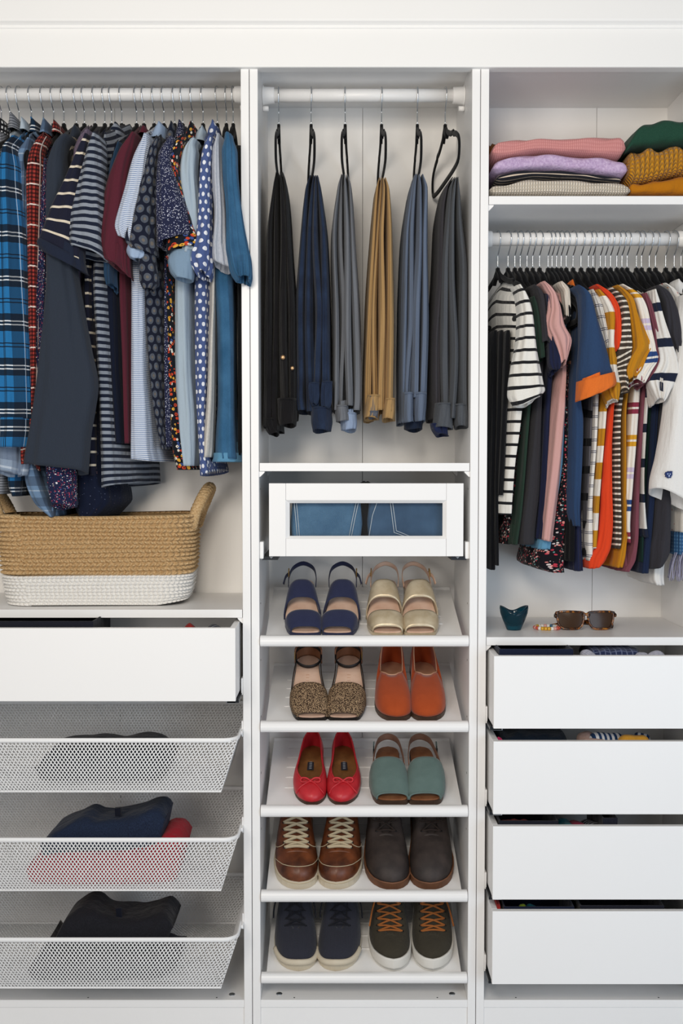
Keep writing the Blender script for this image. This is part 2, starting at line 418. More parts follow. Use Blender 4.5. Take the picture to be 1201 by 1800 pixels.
fz_ = gt.nodes.new('ShaderNodeFresnel'); fz_.inputs[0].default_value = 1.4; mx = gt.nodes.new('ShaderNodeMixShader')
gt.links.new(fz_.outputs[0], mx.inputs[0]); gt.links.new(tr.outputs[0], mx.inputs[1]); gt.links.new(gl.outputs[0], mx.inputs[2]); gt.links.new(mx.outputs[0], gt.nodes['Material Output'].inputs[0])
GLASS = gm.m
MB().box(fx(504), fx(784), yg+.0115, yg+.0145, fz(946), fz(881)).build('glass_pane', GLASS, GD)
for X, s in ((IM0, 1), (IM1, -1)):
    z = fz(978)
    MB().box(min(X, X+s*.009), max(X, X+s*.009), yg+.004, .04, z-.006, z+.032).build('runner_clip', WHITE3, GD, bevel=.002)
    MB().box(min(X+s*.006, X+s*.040), max(X+s*.006, X+s*.040), yg+.006, .28, z-.0085, z-.0012).build('runner', DARKMETAL, GD)
    MB().prism([(X+s*.022, z-.001), (X+s*.030, z-.001), (X+s*.034, z+.002), (X+s*.026, z-.005)], 'y', yg+.002, yg+.0055).build('runner_hook', CHROME, GD)
# ---------------------------------------------------------------- tilted shoe shelves
RISE = .076
SHOE_Z = []
for k, (ya, yb2) in enumerate(((1118.3, 1137.8), (1269.3, 1288.8), (1418.3, 1438.2), (1568, 1588), (1713.5, 1731.3))):
    yr = -.006
    z1, z0 = ZatY(ya, yr), ZatY(yb2, yr); h = (z1-z0)/2; zc = (z0+z1)/2
    zs = z1-.009                                # tray surface behind the rail
    m = MB(); y0, y1 = .016, .316
    m.hexa([(IM0+.012, y0, zs-.005), (IM1-.012, y0, zs-.005), (IM1-.012, y1, zs+RISE-.005), (IM0+.012, y1, zs+RISE-.005),
            (IM0+.012, y0, zs), (IM1-.012, y0, zs), (IM1-.012, y1, zs+RISE), (IM0+.012, y1, zs+RISE)])
    sh = m.build('shoe_shelf', WHITE3, wardM); tag(sh, 'tilted white shelf')
    poly = []
    for i in range(9):
        a = -math.pi/2+math.pi*i/8; poly.append((yr+.010-.012*math.cos(a), zc+h*math.sin(a)))
    poly += [(yr+.016, z1), (yr+.016, z0)]
    MB().prism(poly, 'x', IM0+.0015, IM1-.0015).build('shelf_rail', WHITE3, sh, bevel=.0008)
    # raised ribs across the tray and the upstand at its back edge
    for j in range(5):
        yy = .10+j*.045; zz = zs+RISE*(yy-y0)/(y1-y0)
        x0r, x1r = IM0+.05, IM1-.05
        MB().tube([(x0r, yy, zz), (x0r+.01, yy, zz+.0004), (x1r-.01, yy, zz+.0004), (x1r, yy, zz)], .003, 8, flat=.0011, up=(0,0,1)).build('shelf_rib', WHITE3, sh, smooth=True)
    MB().box(IM0+.012, IM1-.012, y1-.002, y1+.004, zs+RISE-.004, zs+RISE+.006).build('back_lip', WHITE3, sh, bevel=.001)
    SHOE_Z.append((zs, y0, y1))
ALPHA = math.atan(RISE/(.316-.016))
# ---------------------------------------------------------------- wire mesh baskets
def lattice(m, q, cw, ch, wd, th):
    """diamond lattice on the quad q = (p00, p10, p11, p01); bars as thin boxes"""
    q = [Vector(p) for p in q]
    Wd = ((q[1]-q[0]).length+(q[2]-q[3]).length)/2; H = ((q[3]-q[0]).length+(q[2]-q[1]).length)/2
    def mp(u, v): return q[0]*(1-u)*(1-v)+q[1]*u*(1-v)+q[2]*u*v+q[3]*(1-u)*v
    nrm = (q[1]-q[0]).cross(q[3]-q[0]).normalized()
    k = ch/cw
    for sgn in (1, -1):
        c = -H/k if sgn > 0 else 0.0
        end = Wd if sgn > 0 else Wd+H/k
        while c < end:
            pts = []
            for x, y in ((c, 0.0), (c+sgn*H/k, H)): pts.append((x, y))
            (xa, ya), (xb, yb) = pts
            ts = [0.0, 1.0]
            def tx(xv): return (xv-xa)/(xb-xa)
            lo, hi = sorted((tx(0.0), tx(Wd))); t0, t1 = max(0, lo), min(1, hi)
            if t1-t0 > .02:
                A = mp((xa+(xb-xa)*t0)/Wd, (ya+(yb-ya)*t0)/H); B = mp((xa+(xb-xa)*t1)/Wd, (ya+(yb-ya)*t1)/H)
                d = (B-A).normalized(); s = d.cross(nrm)*wd/2; nn = nrm*th/2
                m.add([A-s-nn, A+s-nn, A+s+nn, A-s+nn, B-s-nn, B+s-nn, B+s+nn, B-s+nn], [(0,1,5,4),(1,2,6,5),(2,3,7,6),(3,0,4,7)])
            c += cw
XC_L = (IL0+IL1)/2
MESHB = []
for k, (yrim, ybot) in enumerate(((1301.5, 1391.5), (1476.5, 1565), (1652, 1736.3))):
    p = -.085; yb = .293
    xr = XatY(416.5, p, yrim); xl = 2*XC_L-xr
    zr_ = ZatY(yrim, p); inset = .030
    yfb = p+.022; zb = ZatY(ybot, yfb); xrb = XatY(388.5, yfb, ybot); xlb = 2*XC_L-xrb
    rim = {'fl': (xl, p, zr_), 'fr': (xr, p, zr_), 'br': (xr, yb, zr_), 'bl': (xl, yb, zr_)}
    bot = {'fl': (xlb, yfb, zb), 'fr': (xrb, yfb, zb), 'br': (xrb, yb-.02, zb), 'bl': (xlb, yb-.02, zb)}
    cw, ch, wd, th = .0079, .0124, .0021, .0012
    bk = empty('wire_basket', ((xl+xr)/2, .15, zb)); bk.parent = wardL; bk.location = Vector(((xl+xr)/2, .15, zb))-wloc(wardL)
    for nm, (a, b) in {'front': ('fl', 'fr'), 'right': ('fr', 'br'), 'back': ('br', 'bl'), 'left': ('bl', 'fl')}.items():
        m = MB(); lattice(m, (bot[a], bot[b], rim[b], rim[a]), cw, ch, wd, th)
        o = m.build('mesh_wall', WIRE, bk, recalc=False); o['kind'] = 'stuff'
    m = MB(); lattice(m, (bot['fl'], bot['fr'], bot['br'], bot['bl']), cw, ch, wd, th); o = m.build('mesh_floor', WIRE, bk, recalc=False); o['kind'] = 'stuff'
    # rim tube with rounded corners
    R = .03; pts = []
    for cx, cy, a0 in ((xr-R, p+R, -90), (xr-R, yb-R, 0), (xl+R, yb-R, 90), (xl+R, p+R, 180)):
        for i in range(7):
            a = math.radians(a0+15*i); pts.append((cx+R*math.cos(a), cy+R*math.sin(a), zr_))
    MB().tube(pts, .0036, 10, closed=True, flat=.0052, up=(0,0,1)).build('basket_rim', WIRE, bk, smooth=True)
    pts = [(bot[c][0], bot[c][1], bot[c][2]) for c in ('fl', 'fr', 'br', 'bl')]
    MB().tube(pts, .0016, 6, closed=True).build('bottom_wire', WIRE, bk)
    for X, s in ((IL1, -1), (IL0, 1)):
        xa = xr+.003 if s < 0 else xl-.003
        MB().box(min(X, xa), max(X, xa), -.02, .27, zr_-.004, zr_+.004).build('runner', WHITE3, bk, bevel=.001)
        MB().box(min(X, X+s*.004), max(X, X+s*.004), .001, .024, zr_-.014, zr_+.022).build('runner_clip', WHITE3, bk, bevel=.0018)
    MESHB.append(dict(z=zb, x0=xlb, x1=xrb, y0=yfb, y1=yb-.02))
# ---------------------------------------------------------------- cloth helper
def herm(t, ts, vs):
    """smooth interpolation through keys"""
    ts = np.asarray(ts, float); vs = np.asarray(vs, float)
    d = np.diff(vs)/np.diff(ts); m = np.zeros_like(vs); m[0] = d[0]; m[-1] = d[-1]
    for i in range(1, len(vs)-1): m[i] = 0 if d[i-1]*d[i] <= 0 else 2*d[i-1]*d[i]/(d[i-1]+d[i])
    i = np.clip(np.searchsorted(ts, t)-1, 0, len(ts)-2); h = ts[i+1]-ts[i]; s = (t-ts[i])/h
    return (2*s**3-3*s**2+1)*vs[i]+(s**3-2*s**2+s)*h*m[i]+(-2*s**3+3*s**2)*vs[i+1]+(s**3-s**2)*h*m[i+1]
def sstep(x): x = min(1., max(0., x)); return x*x*(3-2*x)
def drape(name, mat, keys, Yf, Yb, parent, drift=0., rise=0., Yn=.145, fold=.004, nf=5, seed=0, n=52, ex=.75, top=.06, top0=.3, hem=True, tback=.7, ridge_fall=.5, lip=.9, tilt=0.):
    """hanging cloth: keys (y, xl, xr[, dy]) give its front outline in photo pixels at the depth of its front;
    the cloth is a hollow fold that runs back from Yf to Yb"""
    keys = [tuple(k)+(0,)*(4-len(k)) for k in keys]
    ty = [k[0] for k in keys]; H = ty[-1]-ty[0]
    nr = int(max(8, min(110, H/4.2)))
    Yw = Yf+min(.25*(Yb-Yf), .03); ym = (Yf+Yb)/2; hd = (Yb-Yf)/2
    V = []; rows = []
    ang = [math.pi/2+2*math.pi*j/n for j in range(n+1)]
    def row(v, shrink=1., up=0.):
        y = ty[0]+H*v; xl, xr, dy = (herm(y, ty, [k[i] for k in keys]) for i in (1, 2, 3))
        A = P(xl, y, Yw); B = P(xr, y+dy, Yw); w = top0+(1-top0)*sstep(v/top) if top > 0 else 1.
        w *= shrink; out = []
        for a in ang:
            c, s = math.cos(a), math.sin(a)
            cx = math.copysign(abs(c)**ex, c); sy = math.copysign(abs(s)**ex, s)
            dep = (sy+1)/2
            cxw = cx*w*(1-(1-tback)*max(0, sy))
            k = (1+cxw)/2
            Y = ym+hd*sy*(1 if shrink == 1 else (1-(1-shrink)*.5))
            X = A.x+(B.x-A.x)*k + drift*(Y-Yf); Z = A.z+(B.z-A.z)*k + up
            if rise:
                rr = 1-abs(Y-Yn)/max(1e-6, Yn-Yf); Z += rise*max(-.2, rr)*max(0, 1-v/ridge_fall)**1.3
            ww = (B.x-A.x)
            fa = min(fold, .30*abs(ww))*(.25+.75*v)
            wv = .6*math.sin(nf*a+seed*1.7+1.4*math.sin(3*v+seed))+.4*math.sin((2*nf+1)*a-seed*2.3+3.5*v)+.35*math.sin(9*v+seed+2*a)+.38*math.sin(3*nf*a+seed*5+3*math.sin(2.2*v+seed))
            X += fa*.55*wv*cx; Y += fa*1.3*wv*sy
            if tilt: Z += (tilt*(-sy)+tilt*.6*math.sin(2*a+seed*3))*v**5
            out.append((X, Y, Z))
        return out
    for i in range(nr+1): rows.append(row(i/nr))
    nout = nr+1
    if hem:
        for sh, u in ((lip, .001), (lip*.86, .02), (lip*.78, .045)): rows.append(row(1., sh, u))
    m = len(rows); N = n+1
    for r in rows: V += r
    # arc lengths for the UV map
    R = np.array(rows); mid = R[int(nr*.6)]
    du = np.concatenate([[0], np.cumsum(np.linalg.norm(np.diff(mid, axis=0), axis=1))]); jf = n//2; du = du-du[jf]
    dv = np.concatenate([[0], np.cumsum(np.linalg.norm(np.diff(R[:, jf], axis=0), axis=1))])
    F_ = []; UV = []
    for i in range(m-1):
        for j in range(n):
            F_.append((i*N+j, i*N+j+1, (i+1)*N+j+1, (i+1)*N+j))
            UV += [(du[j], dv[i]), (du[j+1], dv[i]), (du[j+1], dv[i+1]), (du[j], dv[i+1])]
    b = len(V); V.append(tuple(np.mean(np.array(rows[0][:n]), axis=0)+np.array((0, 0, .0015))))
    for j in range(n):
        F_.append((b, j+1, j)); UV += [(0, 0), (du[j+1], 0), (du[j], 0)]
    return obj(name, V, F_, mat, parent, UV)

# ---------------------------------------------------------------- hangers
def hanger_meshes():
    """in-plane x (front = +x), z up, thickness y; origin at the rail axis"""
    R = .0185
    pts = [(R*math.cos(math.radians(a)), 0, R*math.sin(math.radians(a))) for a in (205, 180, 150, 120, 90, 60, 30, 5, -20)]
    pts += [(.0125, 0, -.0195), (.005, 0, -.031), (.0005, 0, -.037), (0, 0, -.045), (0, 0, -.068)]
    h = MB().tube(catmull(pts, 3), .00135, 7)
    b = MB()
    loop = [(.008, -.080), (.026, -.090), (.07, -.107), (.100, -.112), (.106, -.118), (.125, -.123), (.154, -.136), (.168, -.152), (.168, -.174), (.154, -.190), (.10, -.196), (0, -.197)]
    full = [(x, 0, z) for x, z in loop] + [(-x, 0, z) for x, z in loop[::-1][1:]]
    b.tube(catmull(full, 3, True), .0065, 8, closed=True, flat=.0028, up=(0, 1, 0))
    head = [(-.0045, -.066), (.0045, -.066), (.0055, -.072), (.013, -.078), (.022, -.087), (.03, -.100), (.020, -.104), (.010, -.093), (0, -.090), (-.010, -.093), (-.020, -.104), (-.03, -.100), (-.022, -.087), (-.013, -.078), (-.0055, -.072)]
    b.prism([(x, z) for x, z in head], 'y', -.0034, .0034)
    return h, b
_h, _b = hanger_meshes()
HK = _h.build('hook_mesh', CHROME, smooth=True); HB = _b.build('body_mesh', VELVET, smooth=True)
HKM, HBM = HK.data, HB.data
bpy.data.objects.remove(HK); bpy.data.objects.remove(HB)
mod = None
# steeper shoulders and a broad webbed head for the hangers inside garments
_b2 = MB(); _lp = [(.006, -.080), (.026, -.097), (.06, -.122), (.10, -.145), (.135, -.166), (.150, -.180), (.150, -.196), (.138, -.206), (.08, -.210), (0, -.211)]
_b2.tube(catmull([(x, 0, z) for x, z in _lp]+[(-x, 0, z) for x, z in _lp[::-1][1:]], 3, True), .0065, 8, closed=True, flat=.0028, up=(0, 1, 0))
_b2.prism([(-.0045, -.066), (.0045, -.066), (.006, -.073), (.018, -.079), (.032, -.092), (.043, -.108), (.049, -.122), (.030, -.112), (.014, -.104), (0, -.101), (-.014, -.104), (-.030, -.112), (-.049, -.122), (-.043, -.108), (-.032, -.092), (-.018, -.079), (-.006, -.073)], 'y', -.0034, .0034)
_o2 = _b2.build('body_mesh', VELVET, smooth=True); HBM2 = _o2.data; bpy.data.objects.remove(_o2)
def hanger(px, zrail, yrail_px, yaw, label, group, dz=0., rot=0., web=False):
    X = XatY(px, YR, yrail_px)
    r = empty('clothes_hanger', (X, YR, zrail+dz), label, 'hanger', group)
    r.rotation_euler = (0, rot, -math.pi/2-math.radians(yaw))
    for nm, me in (('hook', HKM), ('hanger_body', HBM2 if web else HBM)):
        o = bpy.data.objects.new(nm, me); COL.objects.link(o); o.parent = r
    return r
# ---------------------------------------------------------------- hanging clothes, wide unit
GL = 'clothes hanging over the woven basket'; GHL = 'hangers on the rail over the woven basket'
m_blueplaid = plaid('blue_plaid', '#2670a8', .062, [(.30, .20, '#12151f', .62), (.80, .012, '#0d1118'), (.86, .012, '#0d1118'), (.55, .014, '#c9d3df', .8)],
                    .095, [(.25, .20, '#101218', .88), (.22, .014, '#dfe4ea'), (.30, .014, '#dfe4ea'), (.72, .012, '#0e1a2a'), (.80, .012, '#0e1a2a')])
m_grayblueplaid = plaid('grey_blue_plaid', '#6f8bab', .05, [(.3, .22, '#3c4a60', .6)], .05, [(.3, .22, '#39465c', .6), (.75, .03, '#a7b9cc', .8)])
m_paleplaid = plaid('pale_grey_plaid', '#8f9fb4', .06, [(.3, .2, '#6a7990', .6)], .06, [(.3, .22, '#5b6a82', .6), (.8, .04, '#b9c5d3')])
m_redplaid = plaid('red_plaid', '#9c3a33', .0085, [(.3, .24, '#14090c', .72)], .0085, [(.3, .24, '#14090c', .72)])
def _red():
    m = NT('red_check'); u, v = m.sep()
    col = bands(m, v, .0085, [(.3, .24, '#160b10', .74)], rgb(m, '#a63d35')); col = bands(m, u, .0085, [(.3, .24, '#160b10', .74)], col)
    col = bands(m, v, .044, [(.5, .035, '#e6d5cc')], col); col = bands(m, u, .05, [(.5, .028, '#d9c8c2')], col)
    return fabric_end(m, col, 900, .06)
m_redplaid = _red()
m_navyfloral = floral('navy_ditsy', '#1d2444', 260, .30, [(0, '#c2485c'), (.4, '#e8e3e6'), (.72, '#5b78b4'), (.9, '#8a3047')])
m_navyshirt = solid('navy_chambray', '#2f3642', .12, 1100)
m_beige = knit('beige_cable', '#6f675a', '#a79d8b', .006, .012)
m_purple = melange('purple_heather', '#55495c', '#7c6f82')
m_cream = stripes('navy_cream_stripe', '#1d1f30', .0295, [(.5, .085, '#ddd1bd')])
m_navyknit = solid('navy_jersey', '#1f2638', .1)
m_speck = floral('navy_speckled', '#10182e', 190, .12, [(0, '#7e86a0'), (.5, '#4a5470'), (.8, '#8c6c70')])
m_graystripe = stripes('grey_navy_stripe', '#1a2133', .0148, [(.5, .25, '#8c939e')])
m_bluetee = solid('deep_blue_jersey', '#27435f', .12); m_darknavy = solid('dark_navy_jersey', '#10172a', .1)
m_burg = solid('burgundy_jersey', '#56222f', .12)
m_polo = stripes('pale_blue_pinstripe', '#d3dae6', .0042, [(.5, .18, '#6f86ad')]); m_poloin = solid('pale_blue_cloth', '#9db2cf', .06)
m_circ = dots('navy_circle_print', '#161b2c', '#515762', .0205, .41, '#6b655f', .16)
m_tiny = floral('navy_white_ditsy', '#232742', 330, .27, [(0, '#dfe1ee'), (.6, '#b9bdd6'), (.85, '#4a5078')])
m_orfl = floral('black_poppy_floral', '#141821', 120, .44, [(0, '#c8452a'), (.34, '#d9a23c'), (.55, '#e4ddd0'), (.75, '#39508a'), (.88, '#c9532f')], core='#3a2a22')
m_chamb = solid('pale_chambray', '#a9b9c6', .08, 1300); m_chambin = solid('chambray_inside', '#7f97ae', .08, 1300)
m_polka = dots('blue_polka', '#4b5c8c', '#e6e8ee', .0165, .28)
m_graytee = melange('pale_grey_melange', '#a9aeb9', '#c2c6ce'); m_oat = melange('oatmeal_melange', '#bdb9b2', '#d3cfc8')
m_bluedenim = denim('indigo_blue_cloth', '#275274', '#427095')
m_black = solid('black_jersey', '#0d0e12', .15)
m_check = plaid('black_white_check', '#d8d8d8', .011, [(.3, .24, '#14151b')], .011, [(.3, .24, '#14151b')])
m_pin = stripes('grey_pinstripe', '#8f9299', .006, [(.5, .2, '#55585f')])
m_pale = solid('pale_blue_oxford', '#b4c2cf', .08)
m_light = solid('light_wash_hem', '#5f93b4', .1)
def garment(name, label, cat, px, group, neck, body=None, sleeve=None, mat=None, smat=None, Yf=.045, Yb=.30, sY=-.03, sD=.075, collar=None, cmat=None, drift=None, fold=.004, seed=0,
            zr=None, ypx=None, yaw=0, hgroup=None, extra=(), short=None, hang=True, snf=4, sfold=.0045, bnf=6, rot=0.):
    """one garment on its hanger; outlines in photo pixels"""
    cx = XatY(px, YR, ypx)
    k0 = (body or sleeve)[0]
    g = empty(name, (cx, YR, P(px, k0[0], YR).z), label, cat, group)
    if hang: hanger(px, zr, ypx, yaw, 'slim black velvet hanger with chrome hook holding the '+(short or label), hgroup, rot=rot, web=True)
    if body:
        A = P((body[0][1]+body[0][2])/2, body[0][0], Yf); Nn = P(neck[0], neck[1], YR)
        dr = (Nn.x-A.x)/(YR-Yf) if drift is None else drift
        rise = Nn.z-A.z
        drape('body', mat, body, Yf, Yb, g, drift=dr, rise=max(0, min(.09, rise)), Yn=YR, fold=fold, nf=bnf, seed=seed)
    if sleeve: drape('sleeve', smat or mat, sleeve, sY, sY+sD, g, fold=sfold, nf=snf, seed=seed+1.3, ex=.8, top=.12, top0=.45, tilt=0. if any('cuff' in e[0] for e in extra) else .006, drift=.12*(1 if cx < 0 else -1))
    if collar: drape('collar', cmat or smat or mat, collar, YR-.075, YR+.055, g, fold=.0015, nf=3, seed=seed, ex=.9, top=.3, top0=.55, hem=False)
    for (nm, mt, ks, y0, dp) in extra: drape(nm, mt, ks, y0, y0+dp, g, fold=.002, nf=4, seed=seed+.7, ex=.8, top=.0)
    return g
def GLf(*a, **k): return garment(*a, zr=ZR_L, ypx=166.5, yaw=k.pop('yaw', 9), hgroup=GHL, **k)
GLf('shirt', 'black and white checked shirt at the end beside the blue plaid shirt', 'shirt', 2, GL, (6, 230), [(243, -30, 10), (500, -34, 8), (800, -30, 8), (840, -28, 5)], mat=m_check, collar=[(214, 2, 12), (225, -6, 17), (238, -8, 16)], short='checked shirt', seed=1)
GLf('shirt', 'grey pinstriped shirt with a pointed collar behind the blue plaid shirt', 'shirt', 17, GL, (26, 228), [(240, -6, 20), (500, -8, 22), (800, -10, 20), (868, -14, 17)], mat=m_pin, collar=[(203, 22, 27), (213, 18, 33), (231, 14, 38)], short='grey pinstriped shirt', seed=2, Yf=.07)
GLf('shirt', 'pale shirt with grey plaid cuff hanging below the blue plaid sleeve', 'shirt', 33, GL, (44, 230), [(242, 15, 35), (500, 10, 38), (780, 8, 36)], [(300, 0, 30), (600, -4, 34), (790, -10, 44), (812, -12, 46, 4), (830, -12, 43, 7)], mat=m_pale, smat=m_paleplaid, collar=[(212, 40, 47), (222, 37, 52), (233, 35, 54)], cmat=m_pale, Yf=.08, sY=.005, sD=.05, short='pale plaid-cuffed shirt', seed=3)
GLf('shirt', 'bright blue and black plaid shirt with a long buttoned sleeve', 'shirt', 55, GL, (62, 230), [(246, 30, 56), (320, 14, 46), (500, 10, 46), (790, 12, 48), (850, 14, 44), (872, 24, 40)],
    [(243, 14, 44), (262, -2, 30), (300, -6, 30), (400, -8, 37), (500, -8, 42), (600, -6, 48), (690, -4, 51), (736, -4, 52)], mat=m_blueplaid, collar=[(212, 56, 64), (222, 53, 74), (238, 50, 76)], Yf=.05, sY=-.035, sD=.085,
    extra=[('cuff', m_blueplaid, [(734, -6, 53), (750, -6, 53), (786, -6, 49)], -.038, .088)], short='bright blue plaid shirt', seed=4, sfold=.006)
GLf('shirt', 'faded grey-blue plaid shirt with a pointed tail over the basket', 'shirt', 76, GL, (84, 228), [(244, 52, 66), (330, 34, 52), (600, 38, 54), (780, 40, 64), (840, 40, 84), (880, 54, 98), (908, 88, 102)],
    [(244, 44, 60), (262, 33, 54), (280, 28, 50), (330, 30, 48), (420, 36, 48)], mat=m_grayblueplaid, collar=[(214, 78, 86), (222, 74, 90), (238, 70, 90)], Yf=.035, sY=.0, sD=.05, short='faded grey-blue plaid shirt', seed=5)
GLf('shirt', 'red and black checked flannel shirt with a long sleeve', 'shirt', 94, GL, (100, 228), [(242, 70, 92), (300, 52, 76), (500, 50, 70), (760, 46, 66), (800, 44, 64)],
    [(240, 62, 90), (256, 50, 82), (275, 44, 76), (310, 43, 72), (383, 45, 70), (475, 47, 68), (560, 49, 68), (648, 50, 66), (750, 42, 62), (800, 36, 62, 4), (816, 37, 62, 8)], mat=m_redplaid, collar=[(217, 96, 104), (224, 93, 109), (238, 90, 111)], Yf=.06, sY=-.012, sD=.06, short='red checked flannel shirt', seed=6)
GLf('blouse', 'navy ditsy floral blouse whose gathered cuff shows under the navy sleeve', 'blouse', 112, GL, (118, 236), [(262, 80, 100), (400, 74, 90), (780, 72, 96)], [(280, 74, 88), (480, 66, 82), (600, 62, 80), (720, 68, 104), (790, 74, 126), (815, 76, 129), (860, 82, 129), (882, 86, 130), (892, 89, 128)], mat=m_navyfloral, Yf=.07, sY=.0, sD=.055, short='navy ditsy floral blouse', seed=7, sfold=.007, snf=6)
GLf('shirt', 'plain navy chambray shirt with a wide long sleeve', 'shirt', 134, GL, (140, 228), [(246, 100, 132), (330, 90, 120), (600, 100, 128), (800, 100, 130)],
    [(240, 96, 134), (256, 85, 122), (292, 79, 114), (400, 78, 118), (480, 79, 128), (550, 74, 140), (611, 66, 152), (679, 57, 165), (720, 52, 160), (761, 47, 153), (800, 41, 149, 12), (814, 40, 147, 20)], mat=m_navyshirt, collar=[(226, 130, 142), (240, 122, 146), (250, 118, 140)], Yf=.065, sY=-.045, sD=.085, short='plain navy chambray shirt', seed=8, sfold=.006, snf=3)
GLf('sweater', 'beige cable-knit sweater squeezed beside the navy chambray shirt', 'sweater', 148, GL, (150, 232), [(246, 124, 142), (300, 112, 130), (500, 118, 136), (760, 122, 138)], [(244, 120, 138), (258, 110, 130), (285, 107, 127), (320, 108, 125), (420, 112, 126)], mat=m_beige, Yf=.07, sY=.0, sD=.06, short='beige cable-knit sweater', seed=9)
GLf('sweater', 'dusty purple heather sweater behind the cream-striped top', 'sweater', 167, GL, (164, 226), [(240, 138, 158), (300, 128, 146), (500, 132, 150), (760, 136, 152)], [(230, 146, 163), (246, 136, 156), (270, 127, 146), (330, 124, 140)], mat=m_purple, Yf=.07, sY=.005, sD=.06, short='dusty purple heather sweater', seed=10)
GLf('top', 'dark navy top with thin cream stripes and a plain navy cuff', 'top', 184, GL, (182, 226), [(250, 152, 170), (350, 146, 168), (500, 148, 168), (700, 155, 171), (836, 160, 173)],
    [(238, 147, 160), (268, 133, 154), (317, 110, 142), (361, 88, 142), (401, 73, 142, 22), (419, 65, 142, 40)], mat=m_cream, Yf=.05, sY=-.062, sD=.07,
    extra=[('cuff', m_navyknit, [(416, 66, 142, 40), (422, 62, 145, 44), (438, 70, 152, 42), (450, 92, 154, 32)], -.064, .074)], short='cream-striped navy top', seed=11, snf=3)
GLf('tunic', 'midnight navy speckled tunic with a rounded hem dipping into the basket', 'tunic', 196, GL, (192, 228), [(250, 160, 182), (500, 142, 176), (760, 132, 180), (840, 124, 196), (880, 122, 204), (900, 128, 186), (912, 140, 168)], mat=m_speck, Yf=.06, Yb=.30, short='speckled navy tunic', seed=12)
GLf('tee', 'grey and navy striped tee with a wide short sleeve', 'tee', 214, GL, (213, 224), [(240, 172, 206), (330, 170, 200), (490, 157, 193), (600, 162, 198), (720, 167, 203), (800, 170, 208), (858, 171, 212, -8)],
    [(236, 160, 176), (250, 154, 177), (281, 145, 178), (328, 132, 178), (370, 121, 178), (411, 112, 178, 8), (430, 110, 183, 20), (437, 113, 184, 18)], mat=m_graystripe, Yf=.03, Yb=.31, drift=.25, sY=-.07, sD=.085, collar=[(221, 200, 214), (232, 188, 220), (262, 178, 214)], short='grey and navy striped tee', seed=13, snf=3, sfold=.006)
GLf('tee', 'deep blue tee with dark hem between striped and burgundy tees', 'tee', 240, GL, (236, 236), [(258, 196, 220), (330, 190, 214), (490, 185, 212), (640, 190, 214), (780, 196, 226)], [(252, 202, 218), (300, 190, 206), (400, 184, 204), (480, 182, 198), (505, 187, 198)], mat=m_darknavy, smat=m_bluetee, Yf=.05, sY=-.01, sD=.06, short='deep blue tee', seed=14)
GLf('tee', 'burgundy tee with a short sleeve beside the pale blue polo', 'tee', 253, GL, (257, 226), [(244, 224, 250), (300, 214, 236), (500, 207, 230), (640, 214, 232), (780, 220, 236)],
    [(236, 226, 246), (262, 208, 236), (284, 198, 230), (328, 184, 224), (392, 174, 222), (427, 171, 222, 30), (452, 178, 226, 34), (466, 196, 228, 22)], mat=m_burg, Yf=.04, sY=-.05, sD=.075, collar=[(227, 250, 262), (240, 238, 268)], short='burgundy tee', seed=15)
GLf('polo', 'pale blue pinstriped polo shirt with a turned-back sleeve cuff', 'polo shirt', 271, GL, (276, 228), [(244, 246, 268), (300, 236, 262), (490, 227, 257), (650, 227, 258), (720, 226, 264), (790, 225, 270), (806, 224, 276, 6)],
    [(238, 248, 266), (252, 244, 264), (276, 232, 262), (330, 216, 258), (376, 204, 252), (396, 200, 250, 22), (414, 206, 254, 24)], mat=m_polo, Yf=.03, drift=.12, sY=-.06, sD=.07, collar=[(220, 276, 290), (228, 270, 296), (246, 262, 294)], cmat=m_poloin,
    extra=[('cuff', m_poloin, [(428, 224, 256), (440, 221, 261), (452, 226, 258), (456, 236, 250)], -.055, .06)], short='pale blue pinstriped polo', seed=16)
GLf('blouse', 'navy blouse printed with large grey discs', 'blouse', 288, GL, (300, 226), [(250, 264, 290), (440, 248, 285), (510, 245, 290), (700, 262, 293), (790, 282, 298)],
    [(246, 266, 288), (264, 260, 278), (300, 252, 273), (352, 234, 271), (400, 222, 270), (418, 217, 270, 18), (436, 228, 270, 12)], mat=m_circ, Yf=.045, sY=-.068, sD=.075, collar=[(219, 300, 308), (226, 296, 312), (248, 288, 314)],
    extra=[('sleeve_cuff', m_circ, [(430, 238, 272), (460, 243, 274), (492, 245, 278), (508, 252, 268)], -.05, .06)], short='grey-disc print blouse', seed=17)
GLf('blouse', 'navy blouse with a dense tiny white floral print', 'blouse', 307, GL, (316, 226), [(250, 284, 308), (500, 286, 306), (700, 288, 306), (786, 292, 304)],
    [(243, 290, 314), (258, 282, 306), (278, 276, 300), (324, 272, 312), (376, 271, 327), (412, 271, 330, -2), (434, 271, 318, -18)], mat=m_tiny, Yf=.05, sY=-.075, sD=.07, collar=[(217, 312, 324), (226, 310, 328), (248, 304, 330)], short='tiny white floral blouse', seed=18, snf=3, sfold=.003)
GLf('blouse', 'black blouse with orange and white poppy flowers and flared sleeve', 'blouse', 321, GL, (334, 226), [(250, 304, 326), (450, 286, 310), (500, 285, 308), (640, 292, 316), (790, 297, 340), (826, 305, 345)],
    [(240, 310, 334), (256, 298, 322), (280, 292, 312), (320, 296, 317), (352, 300, 325), (396, 293, 338), (430, 290, 348, -6), (454, 288, 346, -18)], mat=m_orfl, Yf=.05, sY=-.06, sD=.07, collar=[(219, 332, 344), (228, 328, 348), (250, 320, 346)], short='black poppy-print blouse', seed=19, snf=3, sfold=.003)
